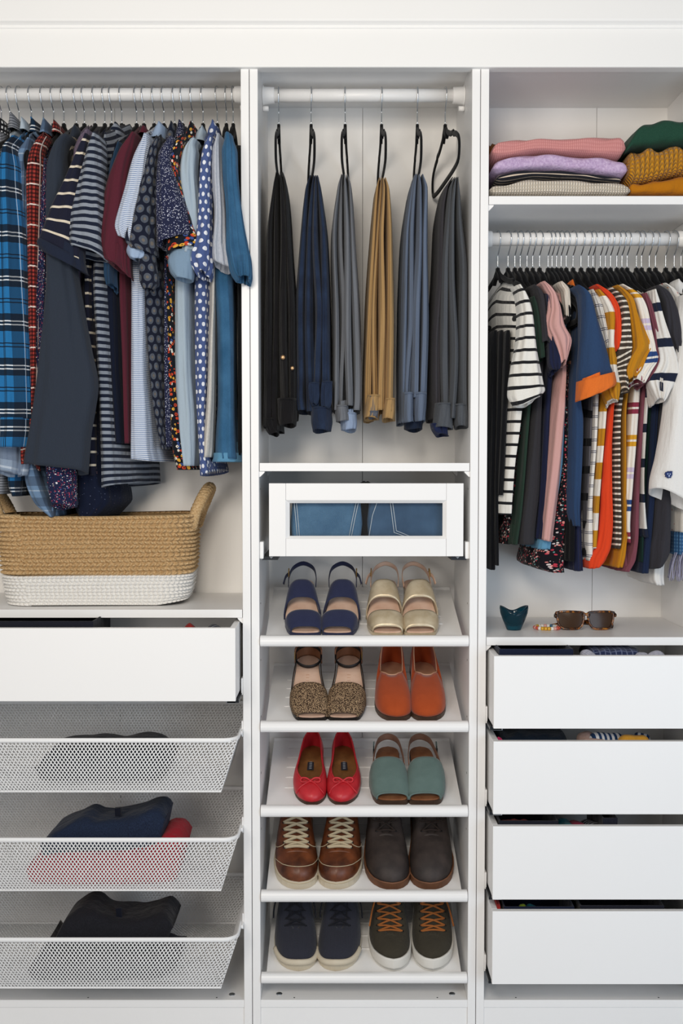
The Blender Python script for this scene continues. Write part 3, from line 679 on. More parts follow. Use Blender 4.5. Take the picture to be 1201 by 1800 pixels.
GLf('shirt', 'pale chambray shirt with a folded sleeve beside the polka dots', 'shirt', 338, GL, (350, 232), [(256, 320, 346), (490, 303, 339), (650, 303, 342), (750, 308, 348), (790, 314, 347), (819, 320, 344)],
    [(246, 328, 352), (260, 320, 346), (300, 314, 344), (360, 318, 347), (420, 320, 349), (446, 316, 349)], mat=m_chamb, Yf=.035, sY=-.045, sD=.07, collar=[(227, 354, 362), (236, 344, 366), (252, 340, 366)],
    extra=[('cuff', m_chambin, [(440, 296, 345), (456, 293, 343), (476, 297, 340, 8), (488, 306, 338, 5)], -.05, .07)], short='pale chambray shirt', seed=20)
GLf('shirt', 'slate blue shirt with white polka dots', 'shirt', 357, GL, (368, 226), [(250, 352, 376), (490, 337, 372), (650, 339, 370), (740, 344, 366), (800, 348, 368), (838, 349, 374, -10)],
    [(242, 360, 380), (262, 354, 374), (296, 350, 370), (360, 348, 368), (420, 342, 369), (455, 331, 370), (470, 338, 369, 2), (485, 347, 362)], mat=m_polka, Yf=.025, drift=.08, sY=-.055, sD=.07, collar=[(217, 371, 381), (226, 366, 386), (248, 360, 384)], short='white polka-dot shirt', seed=21)
GLf('tee', 'pale grey melange tee with an oatmeal hem', 'tee', 382, GL, (384, 234), [(250, 372, 392), (530, 370, 384), (600, 366, 383), (700, 362, 382), (790, 355, 380), (804, 354, 378)],
    [(238, 377, 391), (262, 372, 388), (300, 371, 389), (380, 374, 394), (430, 371, 397), (450, 370, 402), (464, 372, 404, 8)], mat=m_oat, smat=m_graytee, Yf=.02, sY=-.05, sD=.07, short='pale grey melange tee', seed=22)
GLf('top', 'indigo blue top with gathered short sleeve beside the wardrobe divider', 'top', 398, GL, (402, 234), [(250, 388, 413), (480, 371, 415), (560, 378, 417), (705, 382, 419), (790, 378, 424), (806, 378, 427)],
    [(235, 389, 411), (260, 389, 413), (300, 391, 414), (380, 396, 424), (430, 396, 433), (455, 400, 438), (478, 406, 439, 4), (493, 416, 436)], mat=m_bluedenim, Yf=.015, sY=-.065, sD=.055, short='indigo blue top',
    extra=[('lining', m_light, [(796, 370, 425), (812, 369, 427)], .02, .2)], seed=23, sfold=.007, snf=5, yaw=4)
GLf('top', 'black strappy top on the hanger nearest the wardrobe divider', 'top', 410, GL, (412, 262), [(262, 412, 421), (350, 414, 424), (600, 418, 427), (800, 418, 427)], mat=m_black, Yf=.05, Yb=.29, short='black strappy top', seed=24, drift=.02, yaw=5)
# ---------------------------------------------------------------- trousers, narrow unit
GT = 'trousers folded over hangers in the narrow unit'; GHM = 'hangers on the rail of the narrow unit'
def trousers(px, label, short, mats, out, folds, yaw, seed, waist=(), bits=(), inside=None):
    """out: outline keys of the whole pair; folds: list of (f0, f1, bottom, Yf, mat) vertical folds across the outline"""
    X = XatY(px, YR, 168)
    g = empty('trousers', (X, YR, P(px, out[0][0], YR).z), label, 'trousers', GT)
    hanger(px, ZR_M, 168, yaw, 'slim black velvet hanger with chrome hook holding the '+short, GHM)
    ty = [k[0] for k in out]
    for i, (f0, f1, bot, Yf, mi) in enumerate(folds):
        ks = []
        for y in [q for q in ty[:-1] if q < bot-6]+[bot]:
            yy = min(y, ty[-1]); xl = herm(yy, ty, [k[1] for k in out]); xr = herm(yy, ty, [k[2] for k in out])
            wob = math.sin(seed*3+i*2+y*.018)*(xr-xl)*.045
            ks.append((y, xl+(xr-xl)*f0+wob, xl+(xr-xl)*f1+wob))
        drape('trouser_fold', mats[mi], ks, Yf, Yf+.24, g, fold=.004, nf=5, seed=seed+i*1.7, ex=.8, top=.05, top0=.8, tback=.8, rise=.012, Yn=Yf+.12, ridge_fall=.1)
    for (nm, mt, ks, y0, dp) in waist: drape(nm, mt, ks, y0+.002, y0+dp, g, fold=.002, nf=5, seed=seed, ex=.9, top=0, lip=.84, tilt=.003); MB().tube([P(ks[0][1]+(ks[0][2]-ks[0][1])*f_, ks[0][0]+1.0, y0+.0035-.004*math.sin(math.pi*f_)) for f_ in (.12, .3, .5, .7, .88)], .0009, 6).build('seam', mt, g, smooth=True)
    for (nm, mt, x, y, r, Yq) in bits:
        p = P(x, y, Yq); MB().tube([(p.x, p.y+.004, p.z), (p.x, p.y, p.z), (p.x, p.y-.0012, p.z)], [r, r, r*.6], 14).build(nm, mt, g, smooth=True)
    return g
t_black = denim('black_denim', '#0f0e10', '#1b191b'); t_indigo = denim('indigo_denim', '#192032', '#2b3a54'); t_indin = solid('indigo_inside', '#0a1120', .1)
t_grey = solid('grey_chino', '#6e7177', .08, 1200); t_grey2 = solid('grey_chino_lining', '#8fa0bb', .08)
t_khaki = solid('khaki_chino', '#a8875a', .08, 1200); t_khaki2 = solid('khaki_inside', '#5f626b', .08)
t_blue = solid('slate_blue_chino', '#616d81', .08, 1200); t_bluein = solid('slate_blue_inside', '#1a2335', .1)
t_char = melange('charcoal_wool', '#45484d', '#5a5e64', (500, 500, 500)); t_dark = melange('charcoal_brown_wool', '#3a383b', '#46444a', (500, 500, 500)); t_charin = solid('navy_lining', '#1d2648', .1)
COPPER = plain('copper_button', '#b08d6a', .35, .5, .8); STITCH = plain('tan_stitch', '#b98a5a', .8); PALE = plain('pale_stitch', '#c9d2dc', .8)
trousers(490, 'black denim jeans with copper buttons folded over a hanger', 'black denim jeans', [t_black], [(308, 484, 499), (330, 479, 504), (420, 469, 513), (560, 463, 520), (700, 462, 521), (760, 464, 521)],
    [(0, .32, 752, .045, 0), (.24, .56, 758, .05, 0), (.5, .82, 712, .03, 0), (.74, 1, 735, .035, 0)], -1, 1,
    waist=[('waistband', t_black, [(700, 487, 521), (730, 488, 521), (748, 490, 520)], .02, .10), ('ankle_hem', t_black, [(735, 464, 484), (752, 466, 487), (764, 472, 490)], .04, .08)],
    bits=[('button', COPPER, 497.5, 628, .0052, .024), ('button', COPPER, 514, 647, .0045, .028)])
trousers(547, 'dark indigo blue jeans with tan stitching folded over a hanger', 'dark indigo jeans', [t_indigo], [(314, 544, 562), (335, 536, 567), (420, 524, 575), (560, 519, 582), (700, 518, 584), (730, 520, 585)],
    [(0, .34, 722, .05, 0), (.25, .58, 724, .045, 0), (.48, .80, 728, .03, 0), (.70, 1, 722, .032, 0)], -4, 2,
    waist=[('waistband', t_indigo, [(715, 546, 583), (738, 547, 584), (758, 549, 582)], .02, .10), ('back_pocket', t_indigo, [(672, 544, 562), (680, 542, 562), (706, 545, 560), (712, 549, 556)], .018, .012), ('back_pocket', t_indigo, [(670, 566, 585), (690, 564, 584), (712, 564, 582), (718, 566, 578)], .018, .012)])
trousers(607, 'light grey chino trousers with pale waistband lining folded over a hanger', 'light grey chinos', [t_grey], [(312, 598, 612), (330, 592, 618), (420, 583, 627), (560, 584, 634), (700, 584, 635), (735, 586, 634)],
    [(0, .3, 722, .045, 0), (.22, .52, 730, .05, 0), (.42, .75, 714, .028, 0), (.68, 1, 722, .036, 0)], 2.7, 3,
    waist=[('waistband', t_grey, [(712, 588, 613), (742, 591, 615)], .03, .08), ('waistband', t_grey2, [(725, 598, 628), (746, 599, 628), (757, 600, 627)], .045, .08)])
trousers(671, 'khaki tan chino trousers folded over a hanger', 'khaki tan chinos', [t_khaki], [(318, 665, 680), (335, 660, 687), (420, 650, 691), (560, 643, 694), (700, 640, 695), (730, 640, 696)],
    [(0, .30, 738, .055, 0), (.16, .46, 730, .05, 0), (.40, .70, 722, .03, 0), (.66, 1, 724, .026, 0)], -1, 4,
    waist=[('waistband', t_khaki, [(694, 646, 671), (720, 642, 668), (737, 640, 666)], .022, .09), ('waistband', t_khaki, [(700, 676, 696), (725, 672, 696), (739, 672, 695)], .02, .09), ('waist_lining', t_khaki2, [(722, 648, 666), (734, 648, 664)], .02, .04)])
trousers(734, 'slate blue chino trousers folded over a hanger', 'slate blue chinos', [t_blue], [(312, 726, 744), (335, 718, 752), (420, 709, 754), (560, 703, 756), (700, 700, 750), (740, 702, 750)],
    [(0, .30, 744, .055, 0), (.18, .50, 736, .045, 0), (.42, .74, 700, .026, 0), (.66, 1, 702, .028, 0)], 1, 5,
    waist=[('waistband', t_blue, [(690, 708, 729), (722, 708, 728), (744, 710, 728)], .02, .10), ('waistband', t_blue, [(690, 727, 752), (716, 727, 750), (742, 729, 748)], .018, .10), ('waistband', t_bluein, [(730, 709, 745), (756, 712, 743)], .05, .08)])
trousers(783, 'charcoal grey wool trousers folded over a tilted hanger', 'charcoal wool trousers', [t_char, t_dark], [(317, 792, 806), (335, 780, 810), (380, 770, 814), (480, 762, 820), (620, 758, 824), (745, 757, 825)],
    [(0, .34, 738, .06, 1), (.22, .50, 744, .04, 0), (.42, .72, 736, .028, 0), (.70, 1, 742, .03, 0)], -5, 6,
    waist=[('waistband', t_char, [(708, 766, 796), (735, 763, 797), (754, 760, 798)], .018, .09), ('waistband', t_char, [(710, 797, 822), (735, 798, 825), (752, 801, 824)], .022, .09), ('waist_lining', t_charin, [(744, 757, 776), (756, 760, 778), (766, 768, 790)], .03, .07)])
# ---------------------------------------------------------------- hanging clothes, unit with drawers
GR = 'clothes hanging over the plain drawers'; GHR = 'hangers on the rail over the plain drawers'
r_black = solid('black_crepe', '#0e0f13', .12); r_bw = stripes('white_black_stripe', '#e6e3dc', .0262, [(.5, .125, '#1c1c20')])
r_green = solid('dark_green_jersey', '#26392f', .1); r_char = solid('charcoal_jersey', '#333236', .1); r_navy = solid('ink_navy_jersey', '#1f2440', .1)
r_pink = solid('blush_pink_linen', '#cfa09b', .07, 1300); r_floral = floral('black_red_floral', '#131118', 190, .40, [(0, '#c23b4c'), (.3, '#d9847e'), (.5, '#5f8a86'), (.65, '#131118'), (.85, '#e2d4cf')])
r_cream = solid('cream_cloth', '#d8cfc3', .06); r_blue = solid('royal_navy_pique', '#2b4264', .09, 700); r_orange = solid('orange_rib', '#e0722c', .08)
r_gb = stripes('grey_black_band', '#66646a', .062, [(.5, .14, '#15151a')])
r_thin = stripes('white_double_navy', '#e2ddd6', .026, [(.40, .028, '#2b3156'), (.55, .028, '#2b3156')])
r_must = stripes('mustard_white_block', '#c0851f', .076, [(.5, .25, '#e9e2d8')]); r_mustp = solid('mustard_jersey', '#bd801c', .09)
r_red = solid('vermilion_jersey', '#de4420', .07); r_brown = stripes('brown_cream_stripe', '#433b34', .0125, [(.5, .17, '#e1d9cb')])
def _multi():
    m = NT('multi_stripe'); u, v = m.sep(); col = rgb(m, '#e8e2d9')
    P_ = .29
    for c, cc in ((.12, '#d39a2a'), (.37, '#c9bcd4'), (.62, '#2c477d'), (.87, '#8a3347')):
        for d in (-.026, .026): col = bands(m, v, P_, [(c+d, .018, cc)], col)
    return fabric_end(m, col, 900, .06)
r_multi = _multi(); r_mauve = solid('mauve_jersey', '#7b4652', .1)
r_wn = stripes('white_navy_band', '#e2dfda', .078, [(.5, .125, '#1d2438')]); r_dgreen = solid('bottle_green_jersey', '#17312c', .1); r_navy2 = solid('navy_jersey_smooth', '#1b2742', .1)
r_char2 = solid('charcoal_cotton', '#35343a', .1); r_dot = floral('white_poppy_dots', '#dedad4', 70, .22, [(0, '#b5343c'), (.45, '#d98a3c'), (.7, '#2c2f45'), (.82, '#dedad4')])
r_white = solid('white_pique', '#e6e4e1', .05); r_dash = floral('white_red_dashes', '#e6e0d8', 75, .16, [(0, '#b9332f'), (.7, '#e6e0d8')]); r_weave = plaid('blue_basket_weave', '#3d6792', .008, [(.3, .2, '#274b75')], .008, [(.3, .2, '#5b86ad')])
r_lilac = stripes('lilac_fringe', '#a7a5bb', .004, [(.5, .22, '#807e98')], axis='u'); r_tan = stripes('tan_rust_stripe', '#3a3634', .03, [(.5, .12, '#a8765c')])
def GRf(*a, **k):
    k.setdefault('drift', -.06)
    return garment(*a, zr=ZR_R, ypx=420.5, yaw=k.pop('yaw', -15), hgroup=GHR, **k)
X = XatY(875.5, YR, 420); g = empty('trousers', (X, YR, P(875, 583, YR).z), 'black wide trousers hung over the bar beside the striped top', 'trousers', GR)
hanger(875.5, ZR_R, 420.5, -12, 'slim black velvet hanger with chrome hook holding the black wide trousers', GHR)
for i, (f0, f1, bt, yf) in enumerate(((0, .5, 1000, .06), (.3, .75, 992, .05), (.6, 1.0, 870, .03))):
    ko = [(583, 858, 899), (640, 857, 897), (740, 857, 891), (870, 857, 882), (985, 857, 884)]
    drape('trouser_fold', r_black, [(min(y, bt) if j < 4 else bt, a+(b-a)*f0, a+(b-a)*f1) for j, (y, a, b) in enumerate(ko) if j == 4 or y < bt-5], yf, yf+.24, g, fold=.003, nf=5, seed=i*2., top=.03, top0=.7)
GRf('top', 'white top with bold black stripes and a wide sleeve', 'top', 893.5, GR, (892, 500), [(504, 898, 926), (550, 894, 932), (620, 899, 932), (700, 894, 926), (757, 889, 920), (815, 882, 912), (904, 875, 905)],
    [(502, 904, 920), (516, 912, 928), (548, 917, 938), (593, 914, 945), (635, 906, 952), (677, 901, 958), (696, 900, 960, -8), (716, 910, 950, -14)], mat=r_bw, Yf=.03, Yb=.30, sY=-.04, sD=.075, drift=-.16, short='bold black-striped white top', seed=31, snf=3)
GRf('blouse', 'black floral blouse showing only its hem beside the striped top', 'blouse', 905.5, GR, (905, 505), [(540, 915, 925), (800, 905, 915), (900, 885, 902), (955, 880, 898)], mat=r_floral, Yf=.09, Yb=.30, short='black floral blouse', seed=32)
GRf('tee', 'dark green tee behind the bold striped top', 'tee', 915, GR, (914, 505), [(525, 930, 946), (620, 925, 945), (740, 919, 932), (900, 903, 920), (956, 895, 912)], [(522, 930, 944), (560, 938, 951), (610, 944, 957), (633, 946, 959)], mat=r_green, Yf=.05, sY=-.01, sD=.06, short='dark green tee', seed=33)
GRf('tee', 'charcoal tee with short sleeve between green and navy tees', 'tee', 927, GR, (924, 500), [(520, 944, 960), (640, 936, 958), (740, 930, 955), (860, 915, 951), (935, 907, 944), (956, 907, 943)], [(502, 930, 945), (512, 940, 955), (530, 945, 960), (577, 950, 965), (608, 954, 968)], mat=r_char, Yf=.04, sY=-.02, sD=.065, short='charcoal tee', seed=34)
GRf('tee', 'ink navy tee with a rolled sleeve beside the blush pink top', 'tee', 937, GR, (938, 506), [(540, 962, 974), (650, 958, 972), (740, 953, 966), (900, 944, 960), (946, 940, 955)], [(512, 956, 968), (540, 962, 974), (600, 966, 981), (623, 967, 990), (640, 969, 991), (653, 975, 985)], mat=r_navy, Yf=.05, sY=-.025, sD=.065, short='ink navy tee', seed=35)
GRf('top', 'blush pink linen top with a cap sleeve', 'top', 949, GR, (950, 500), [(520, 968, 990), (560, 974, 996), (650, 978, 998), (710, 969, 999), (757, 964, 996), (830, 957, 990), (900, 951, 982), (947, 947, 974, 6)],
    [(496, 949, 961), (505, 957, 972), (520, 967, 980), (540, 968, 987), (570, 963, 994), (598, 974, 1007), (620, 983, 1001), (641, 988, 995)], mat=r_pink, Yf=.025, sY=-.04, sD=.06, short='blush pink linen top', seed=36, sfold=.006)
GRf('blouse', 'black blouse with dense red flowers and a flared hem', 'blouse', 964, GR, (966, 506), [(560, 984, 1000), (800, 984, 1001), (870, 978, 1000), (930, 958, 1000), (970, 935, 1000), (992, 930, 998), (1005, 962, 994)], mat=r_floral, Yf=.055, short='red-flowered black blouse', seed=37, fold=.006)
GRf('top', 'faded blue top peeping out below the blush pink hem', 'top', 971, GR, (972, 506), [(560, 985, 996), (800, 975, 990), (920, 950, 975), (964, 939, 970)], mat=m_light, Yf=.045, Yb=.30, short='faded blue top', seed=38)
GRf('dress', 'cream trimmed dress with thin rust stripes beside the black tops', 'dress', 979, GR, (981, 500), [(510, 987, 999), (600, 992, 1003), (740, 996, 1004), (900, 996, 1004), (975, 995, 1006)], [(496, 980, 991), (502, 983, 997), (512, 990, 1002), (560, 994, 1003)], mat=r_tan, smat=r_cream, Yf=.06, sY=-.005, sD=.06, short='cream trimmed dress', seed=39)
GRf('top', 'sleeveless black top beside the cream trimmed dress', 'top', 987, GR, (990, 500), [(507, 1000, 1012), (540, 1006, 1022), (575, 1006, 1028), (700, 1000, 1020), (900, 993, 1012), (985, 992, 1010)], mat=r_black, Yf=.04, sY=0, short='sleeveless black top', seed=40)
GRf('top', 'navy top whose hem hangs below the orange-cuffed polo', 'top', 996, GR, (998, 502), [(520, 1010, 1026), (700, 1005, 1024), (890, 1002, 1022), (950, 1003, 1023), (1002, 1004, 1026)], mat=r_navy, Yf=.05, short='long navy top', seed=41)
GRf('polo', 'royal navy polo shirt with bright orange cuff and collar', 'polo shirt', 1008, GR, (1008, 498), [(520, 1014, 1036), (600, 1008, 1034), (700, 1000, 1024), (740, 999, 1029), (890, 998, 1023), (924, 1004, 1021)],
    [(503, 1009, 1020), (509, 1016, 1032), (520, 1024, 1040), (560, 1025, 1053), (602, 1023, 1067), (640, 1021, 1077), (662, 1020, 1080.5, -12), (673, 1020, 1081, -17)], mat=r_blue, Yf=.02, sY=-.055, sD=.075, collar=[(495, 999, 1006), (501, 996, 1010), (508, 998, 1012)], cmat=r_orange,
    extra=[('cuff', r_orange, [(670, 1017.5, 1083.5, -17), (680, 1017, 1085, -18), (694, 1016, 1086, -20), (706, 1016, 1066, -20)], -.070, .104)], short='orange-cuffed navy polo', seed=42, snf=2, sfold=.002)
GRf('top', 'grey top with wide black bands beside the orange-cuffed polo', 'top', 1022, GR, (1024, 504), [(560, 1034, 1046), (700, 1030, 1042), (740, 1029, 1040), (890, 1023, 1034), (978, 1021, 1036)], mat=r_gb, Yf=.055, short='black-banded grey top', seed=43)
GRf('top', 'white top with thin paired navy stripes', 'top', 1035, GR, (1030, 504), [(520, 1038, 1056), (600, 1045, 1066), (690, 1039, 1053), (760, 1038, 1049), (890, 1028, 1042), (950, 1024, 1046), (984, 1026, 1043)], [(510, 1034, 1047), (530, 1042, 1058), (560, 1050, 1066), (600, 1060, 1071), (618, 1064, 1072)], mat=r_thin, Yf=.04, sY=-.02, sD=.06, short='white top with paired navy stripes', seed=44)
GRf('tee', 'mustard and white block-striped tee with a gathered cuff', 'tee', 1043, GR, (1040, 506), [(530, 1062, 1080), (600, 1060, 1078), (700, 1052, 1068), (740, 1050, 1065), (890, 1040, 1053), (962, 1035, 1049)], [(510, 1042, 1060), (530, 1058, 1074), (556, 1067, 1083), (600, 1068, 1081), (655, 1068, 1090), (680, 1065, 1094), (700, 1070, 1091), (709, 1077, 1086)], mat=r_must, Yf=.035, sY=-.03, sD=.06, short='mustard block-striped tee', seed=45)
GRf('tee', 'vermilion orange tee with a curved shirt-tail hem', 'tee', 1056, GR, (1047, 504), [(520, 1070, 1088), (620, 1074, 1090), (727, 1067, 1077), (780, 1060, 1076), (860, 1053, 1077), (920, 1049, 1079), (960, 1040, 1077), (985, 1027, 1070, -4), (999, 1029, 1056, -4)], [(501, 1043, 1053), (510, 1054, 1068), (524, 1068, 1081), (545, 1077, 1091), (580, 1080, 1093), (604, 1080, 1092), (619, 1083, 1088)], mat=r_red, Yf=.03, sY=-.03, sD=.055, short='vermilion orange tee', seed=46)
GRf('tee', 'dark brown tee with fine cream stripes', 'tee', 1065, GR, (1068, 506), [(530, 1086, 1104), (640, 1084, 1102), (740, 1074, 1091), (830, 1073, 1090), (950, 1075, 1092), (963, 1075, 1089)], [(506, 1066, 1077), (516, 1078, 1091), (532, 1090, 1103), (553, 1095, 1107), (585, 1093, 1109), (610, 1088, 1112), (634, 1085, 1112, -18), (660, 1088, 1105), (692, 1097, 1106)], mat=r_brown, Yf=.035, sY=-.038, sD=.06, short='fine-striped brown tee', seed=47)
GRf('tee', 'plain mustard tee with a folded sleeve', 'tee', 1074, GR, (1080, 504), [(520, 1104, 1122), (650, 1092, 1110), (740, 1088, 1100), (860, 1088, 1100), (930, 1088, 1103), (970, 1078, 1103), (996, 1074, 1097)], [(503, 1076, 1089), (512, 1088, 1102), (528, 1101, 1116), (552, 1107, 1123), (590, 1112, 1138), (612, 1113, 1147, -2), (626, 1106, 1140), (652, 1098, 1130), (669, 1104, 1117)], mat=r_mustp, Yf=.04, sY=-.045, sD=.065, short='plain mustard tee', seed=48, sfold=.006)
GRf('tee', 'off-white tee with paired yellow, blue and burgundy stripes', 'tee', 1085, GR, (1088, 502), [(520, 1116, 1136), (650, 1110, 1130), (690, 1106, 1126), (752, 1101, 1121), (860, 1095, 1112), (920, 1091, 1108), (953, 1097, 1107)], [(501, 1086, 1099), (510, 1100, 1116), (524, 1114, 1130), (545, 1122, 1139), (580, 1130, 1145), (612, 1137, 1153), (634, 1132, 1158, -6), (658, 1116, 1145, -6), (674, 1114, 1132)], mat=r_multi, Yf=.035, sY=-.04, sD=.06, short='multicolour-striped off-white tee', seed=49)
GRf('tee', 'mauve tee with a curled hem', 'tee', 1094, GR, (1100, 506), [(540, 1134, 1150), (660, 1120, 1137), (740, 1117, 1128), (860, 1109, 1123), (940, 1106, 1122), (980, 1096, 1120), (1003, 1085, 1108)], [(516, 1126, 1140), (535, 1134, 1147), (560, 1140, 1154), (598, 1147, 1166), (625, 1147, 1172), (645, 1135, 1166), (668, 1124, 1150), (677, 1127, 1137)], mat=r_mauve, Yf=.04, sY=-.03, sD=.06, short='mauve tee', seed=50)
GRf('tee', 'white tee with broad navy bands and a flared sleeve', 'tee', 1103, GR, (1110, 505), [(540, 1144, 1160), (680, 1128, 1142), (740, 1124, 1137), (860, 1120, 1132), (920, 1121, 1135), (943, 1123, 1138)], [(510, 1142, 1157), (535, 1148, 1162), (560, 1152, 1168), (600, 1159, 1183), (630, 1164, 1193), (650, 1157, 1200), (670, 1144, 1190, 4), (690, 1150, 1178), (708, 1157, 1166)], mat=r_wn, Yf=.035, sY=-.045, sD=.065, short='navy-banded white tee', seed=51, sfold=.006)
GRf('tee', 'bottle green tee between the banded tee and the charcoal tee', 'tee', 1119.5, GR, (1122, 508), [(530, 1148, 1166), (740, 1130, 1142), (950, 1117, 1131), (986, 1118, 1129)], [(512, 1140, 1156), (540, 1152, 1166), (590, 1160, 1172)], mat=r_dgreen, Yf=.055, sY=0, sD=.06, short='bottle green tee', seed=52)
GRf('tee', 'smooth navy tee hanging to a straight hem by the charcoal tee', 'tee', 1128.5, GR, (1132, 508), [(530, 1158, 1174), (740, 1137, 1157), (860, 1133, 1152), (950, 1125, 1145), (1006, 1119, 1141)], [(514, 1150, 1164), (545, 1160, 1173), (600, 1164, 1177)], mat=r_navy2, Yf=.045, sY=-.005, sD=.06, short='smooth navy tee', seed=53)
GRf('tee', 'charcoal cotton tee with a wide angled hem', 'tee', 1142, GR, (1146, 502), [(520, 1168, 1190), (640, 1164, 1187), (710, 1158, 1180), (800, 1153, 1179), (875, 1150, 1181), (940, 1144, 1183), (965, 1139, 1184), (1001, 1140, 1168, -10)], [(503, 1146, 1164), (512, 1158, 1176), (530, 1168, 1187), (560, 1173, 1197), (590, 1176, 1202), (612, 1185, 1202), (633, 1190, 1199)], mat=r_char2, Yf=.025, sY=-.04, sD=.065, short='charcoal cotton tee', seed=54)
GRf('shirt', 'crisp white shirt showing only its tail below the charcoal hem', 'shirt', 1153, GR, (1158, 504), [(540, 1170, 1190), (800, 1160, 1180), (960, 1140, 1172), (1015, 1140, 1168), (1027, 1146, 1168)], mat=r_white, Yf=.07, Yb=.30, short='crisp white shirt', seed=55)
GRf('blouse', 'white blouse scattered with red and orange dots', 'blouse', 1171, GR, (1168, 500), [(530, 1186, 1206), (700, 1188, 1212), (880, 1186, 1214), (927, 1188, 1214)], [(499, 1160, 1174), (508, 1172, 1188), (525, 1182, 1198), (560, 1190, 1206), (640, 1194, 1214)], mat=r_dot, Yf=.04, sY=-.015, sD=.06, short='red-dotted white blouse', seed=56)
GRf('polo', 'white pique polo shirt with a small navy crest on the sleeve', 'polo shirt', 1186, GR, (1186, 498), [(530, 1200, 1225), (700, 1195, 1230), (860, 1192, 1232), (935, 1190, 1232)], [(520, 1190, 1214), (600, 1192, 1232), (680, 1180, 1238), (740, 1173, 1238), (800, 1162, 1236), (845, 1150, 1232, 30), (858, 1149, 1228, 42)], mat=r_dash, smat=r_white, Yf=.02, sY=-.055, sD=.09, collar=[(494, 1180, 1194), (504, 1176, 1204), (520, 1180, 1208)], cmat=r_white, short='white pique polo', seed=57, snf=2, sfold=.003)
POLO = g
sc = GRf('scarf', 'blue woven scarf with lilac fringe at the far end of the rail', 'scarf', 1198, GR, (1200, 500), [(560, 1200, 1218), (800, 1190, 1220), (934, 1183, 1220), (974, 1182, 1222)], mat=r_weave, Yf=.05, Yb=.3, short='blue woven scarf', seed=58)
fm = MB(); random.seed(5)
for i in range(60):
    x = 1183+i*.8; yf = .05+random.random()*.12; a = P(x, 971, yf); b = P(x+random.uniform(-7, 3)-3, 1010+random.random()*12, yf); mid = (a+b)/2+Vector((random.uniform(-.004, .004), random.uniform(-.006, .006), 0))
    fm.tube(catmull([a, mid, b], 3), .0011, 5)
o = fm.build('fringe', plain('lilac_yarn', '#a3a1b8', .9), sc, smooth=True); o['kind'] = 'stuff'
# embroidered crest on the white polo sleeve
cm = MB(); navy_thread = plain('navy_thread', '#1f3266', .8); polo_o = [o for o in bpy.data.objects if o.name.startswith('polo') and 'crest' in o.get('label', '')][0]
crest = [(-6, -3), (-4.5, -5.5), (-2, -5), (-1, -7), (1, -5.2), (3, -7), (4.5, -6), (6.5, -7), (6, -3), (6.5, 0), (4.5, 3), (3.5, 6), (1, 5), (-1.5, 6.5), (-3, 3.5), (-6, 4), (-5, .5), (-7, -.5)]
c0 = P(1175.5, 834.5, -.0545)
cm.prism([(c0.x+x*.00115, c0.z-y*.00115) for x, y in crest], 'y', -.0575, -.0505)
cm.build('sleeve_crest', navy_thread, polo_o)
m_ = MB()
for x, y, r in ((-2, -1.5, .0013), (2.2, -1.2, .0013), (0.4, 2.2, .0016)): m_.tube([(c0.x+x*.00115, -.0574, c0.z-y*.00115), (c0.x+x*.00115, -.0580, c0.z-y*.00115)], r, 8)
m_.build('crest_stitching', plain('pale_blue_thread', '#b9c6de', .8), polo_o)
# ---------------------------------------------------------------- folded clothes
def folded(name, mat, topk, botk, Yf, depth, parent, seed=0, slope=0., nx=46, ns=36, amp=.0013, layers=0, ex=.55, endr=.06):
    """soft folded slab: top and bottom outlines (x, y) in photo pixels at its front fold"""
    x0 = min(topk[0][0], botk[0][0]); x1 = max(topk[-1][0], botk[-1][0])
    V = []; N = ns+1; us = []
    Yw = Yf+.012
    for i in range(nx+1):
        f = i/nx; x = x0+(x1-x0)*f
        def hv(k): return herm(min(max(x, k[0][0]), k[-1][0]), [q[0] for q in k], [q[1] for q in k])
        T_ = P(x, hv(topk), Yw); B_ = P(x, hv(botk), Yw)
        e = min(f, 1-f)/endr; er = math.sqrt(max(0., 1-(1-min(1, e))**2))
        er = .12+.88*er
        zc = (T_.z+B_.z)/2; hh = (T_.z-B_.z)/2
        hd = depth/2*(.9+.1*er); yc = Yf+depth/2
        us.append(T_.x)
        for j in range(ns+1):
            a = -math.pi/2+2*math.pi*j/ns+math.pi
            c, s = math.cos(a), math.sin(a)
            cy = math.copysign(abs(c)**.35, c); sz = math.copysign(abs(s)**ex, s)
            Y = yc+hd*cy; Z = zc+hh*sz*er
            r = amp*(math.sin(7*f*3+seed+3*a)+.7*math.sin(17*f+seed*2-2*a)+.5*math.sin(29*f+5*a+seed))
            if layers and cy < 0: Y += .0035*abs(math.sin(layers*math.pi*(sz+1)/2))*-1+.003
            V.append((T_.x, Y+r*(-1 if c < 0 else .3), Z+(r*.8 if s > 0 else 0)+slope*(Y-Yf)))
    Fs = []; UV = []
    mid = np.array(V[(nx//2)*N:(nx//2)*N+N]); dl = np.concatenate([[0], np.cumsum(np.linalg.norm(np.diff(mid, axis=0), axis=1))])
    for i in range(nx):
        for j in range(ns):
            Fs.append((i*N+j, (i+1)*N+j, (i+1)*N+j+1, i*N+j+1)); UV += [(us[i], dl[j]), (us[i+1], dl[j]), (us[i+1], dl[j+1]), (us[i], dl[j+1])]
    for i, fl in ((0, False), (nx, True)):
        b = len(V); V.append(tuple(np.mean(np.array(V[i*N:i*N+ns]), axis=0)))
        for j in range(ns):
            q = (b, i*N+j, i*N+j+1) if not fl else (b, i*N+j+1, i*N+j); Fs.append(q); UV += [(us[i], dl[j])]*3
    return obj(name, V, Fs, mat, parent, UV)
def fold_thing(name, label, cat, group, mat, topk, botk, Yf, depth, **k):
    p = P((botk[0][0]+botk[-1][0])/2, max(q[1] for q in botk), Yf+depth/2)
    o = folded(name, mat, topk, botk, Yf, depth, None, **k); return tag(o, label, cat, group)
GS = 'folded sweaters on the top shelf'
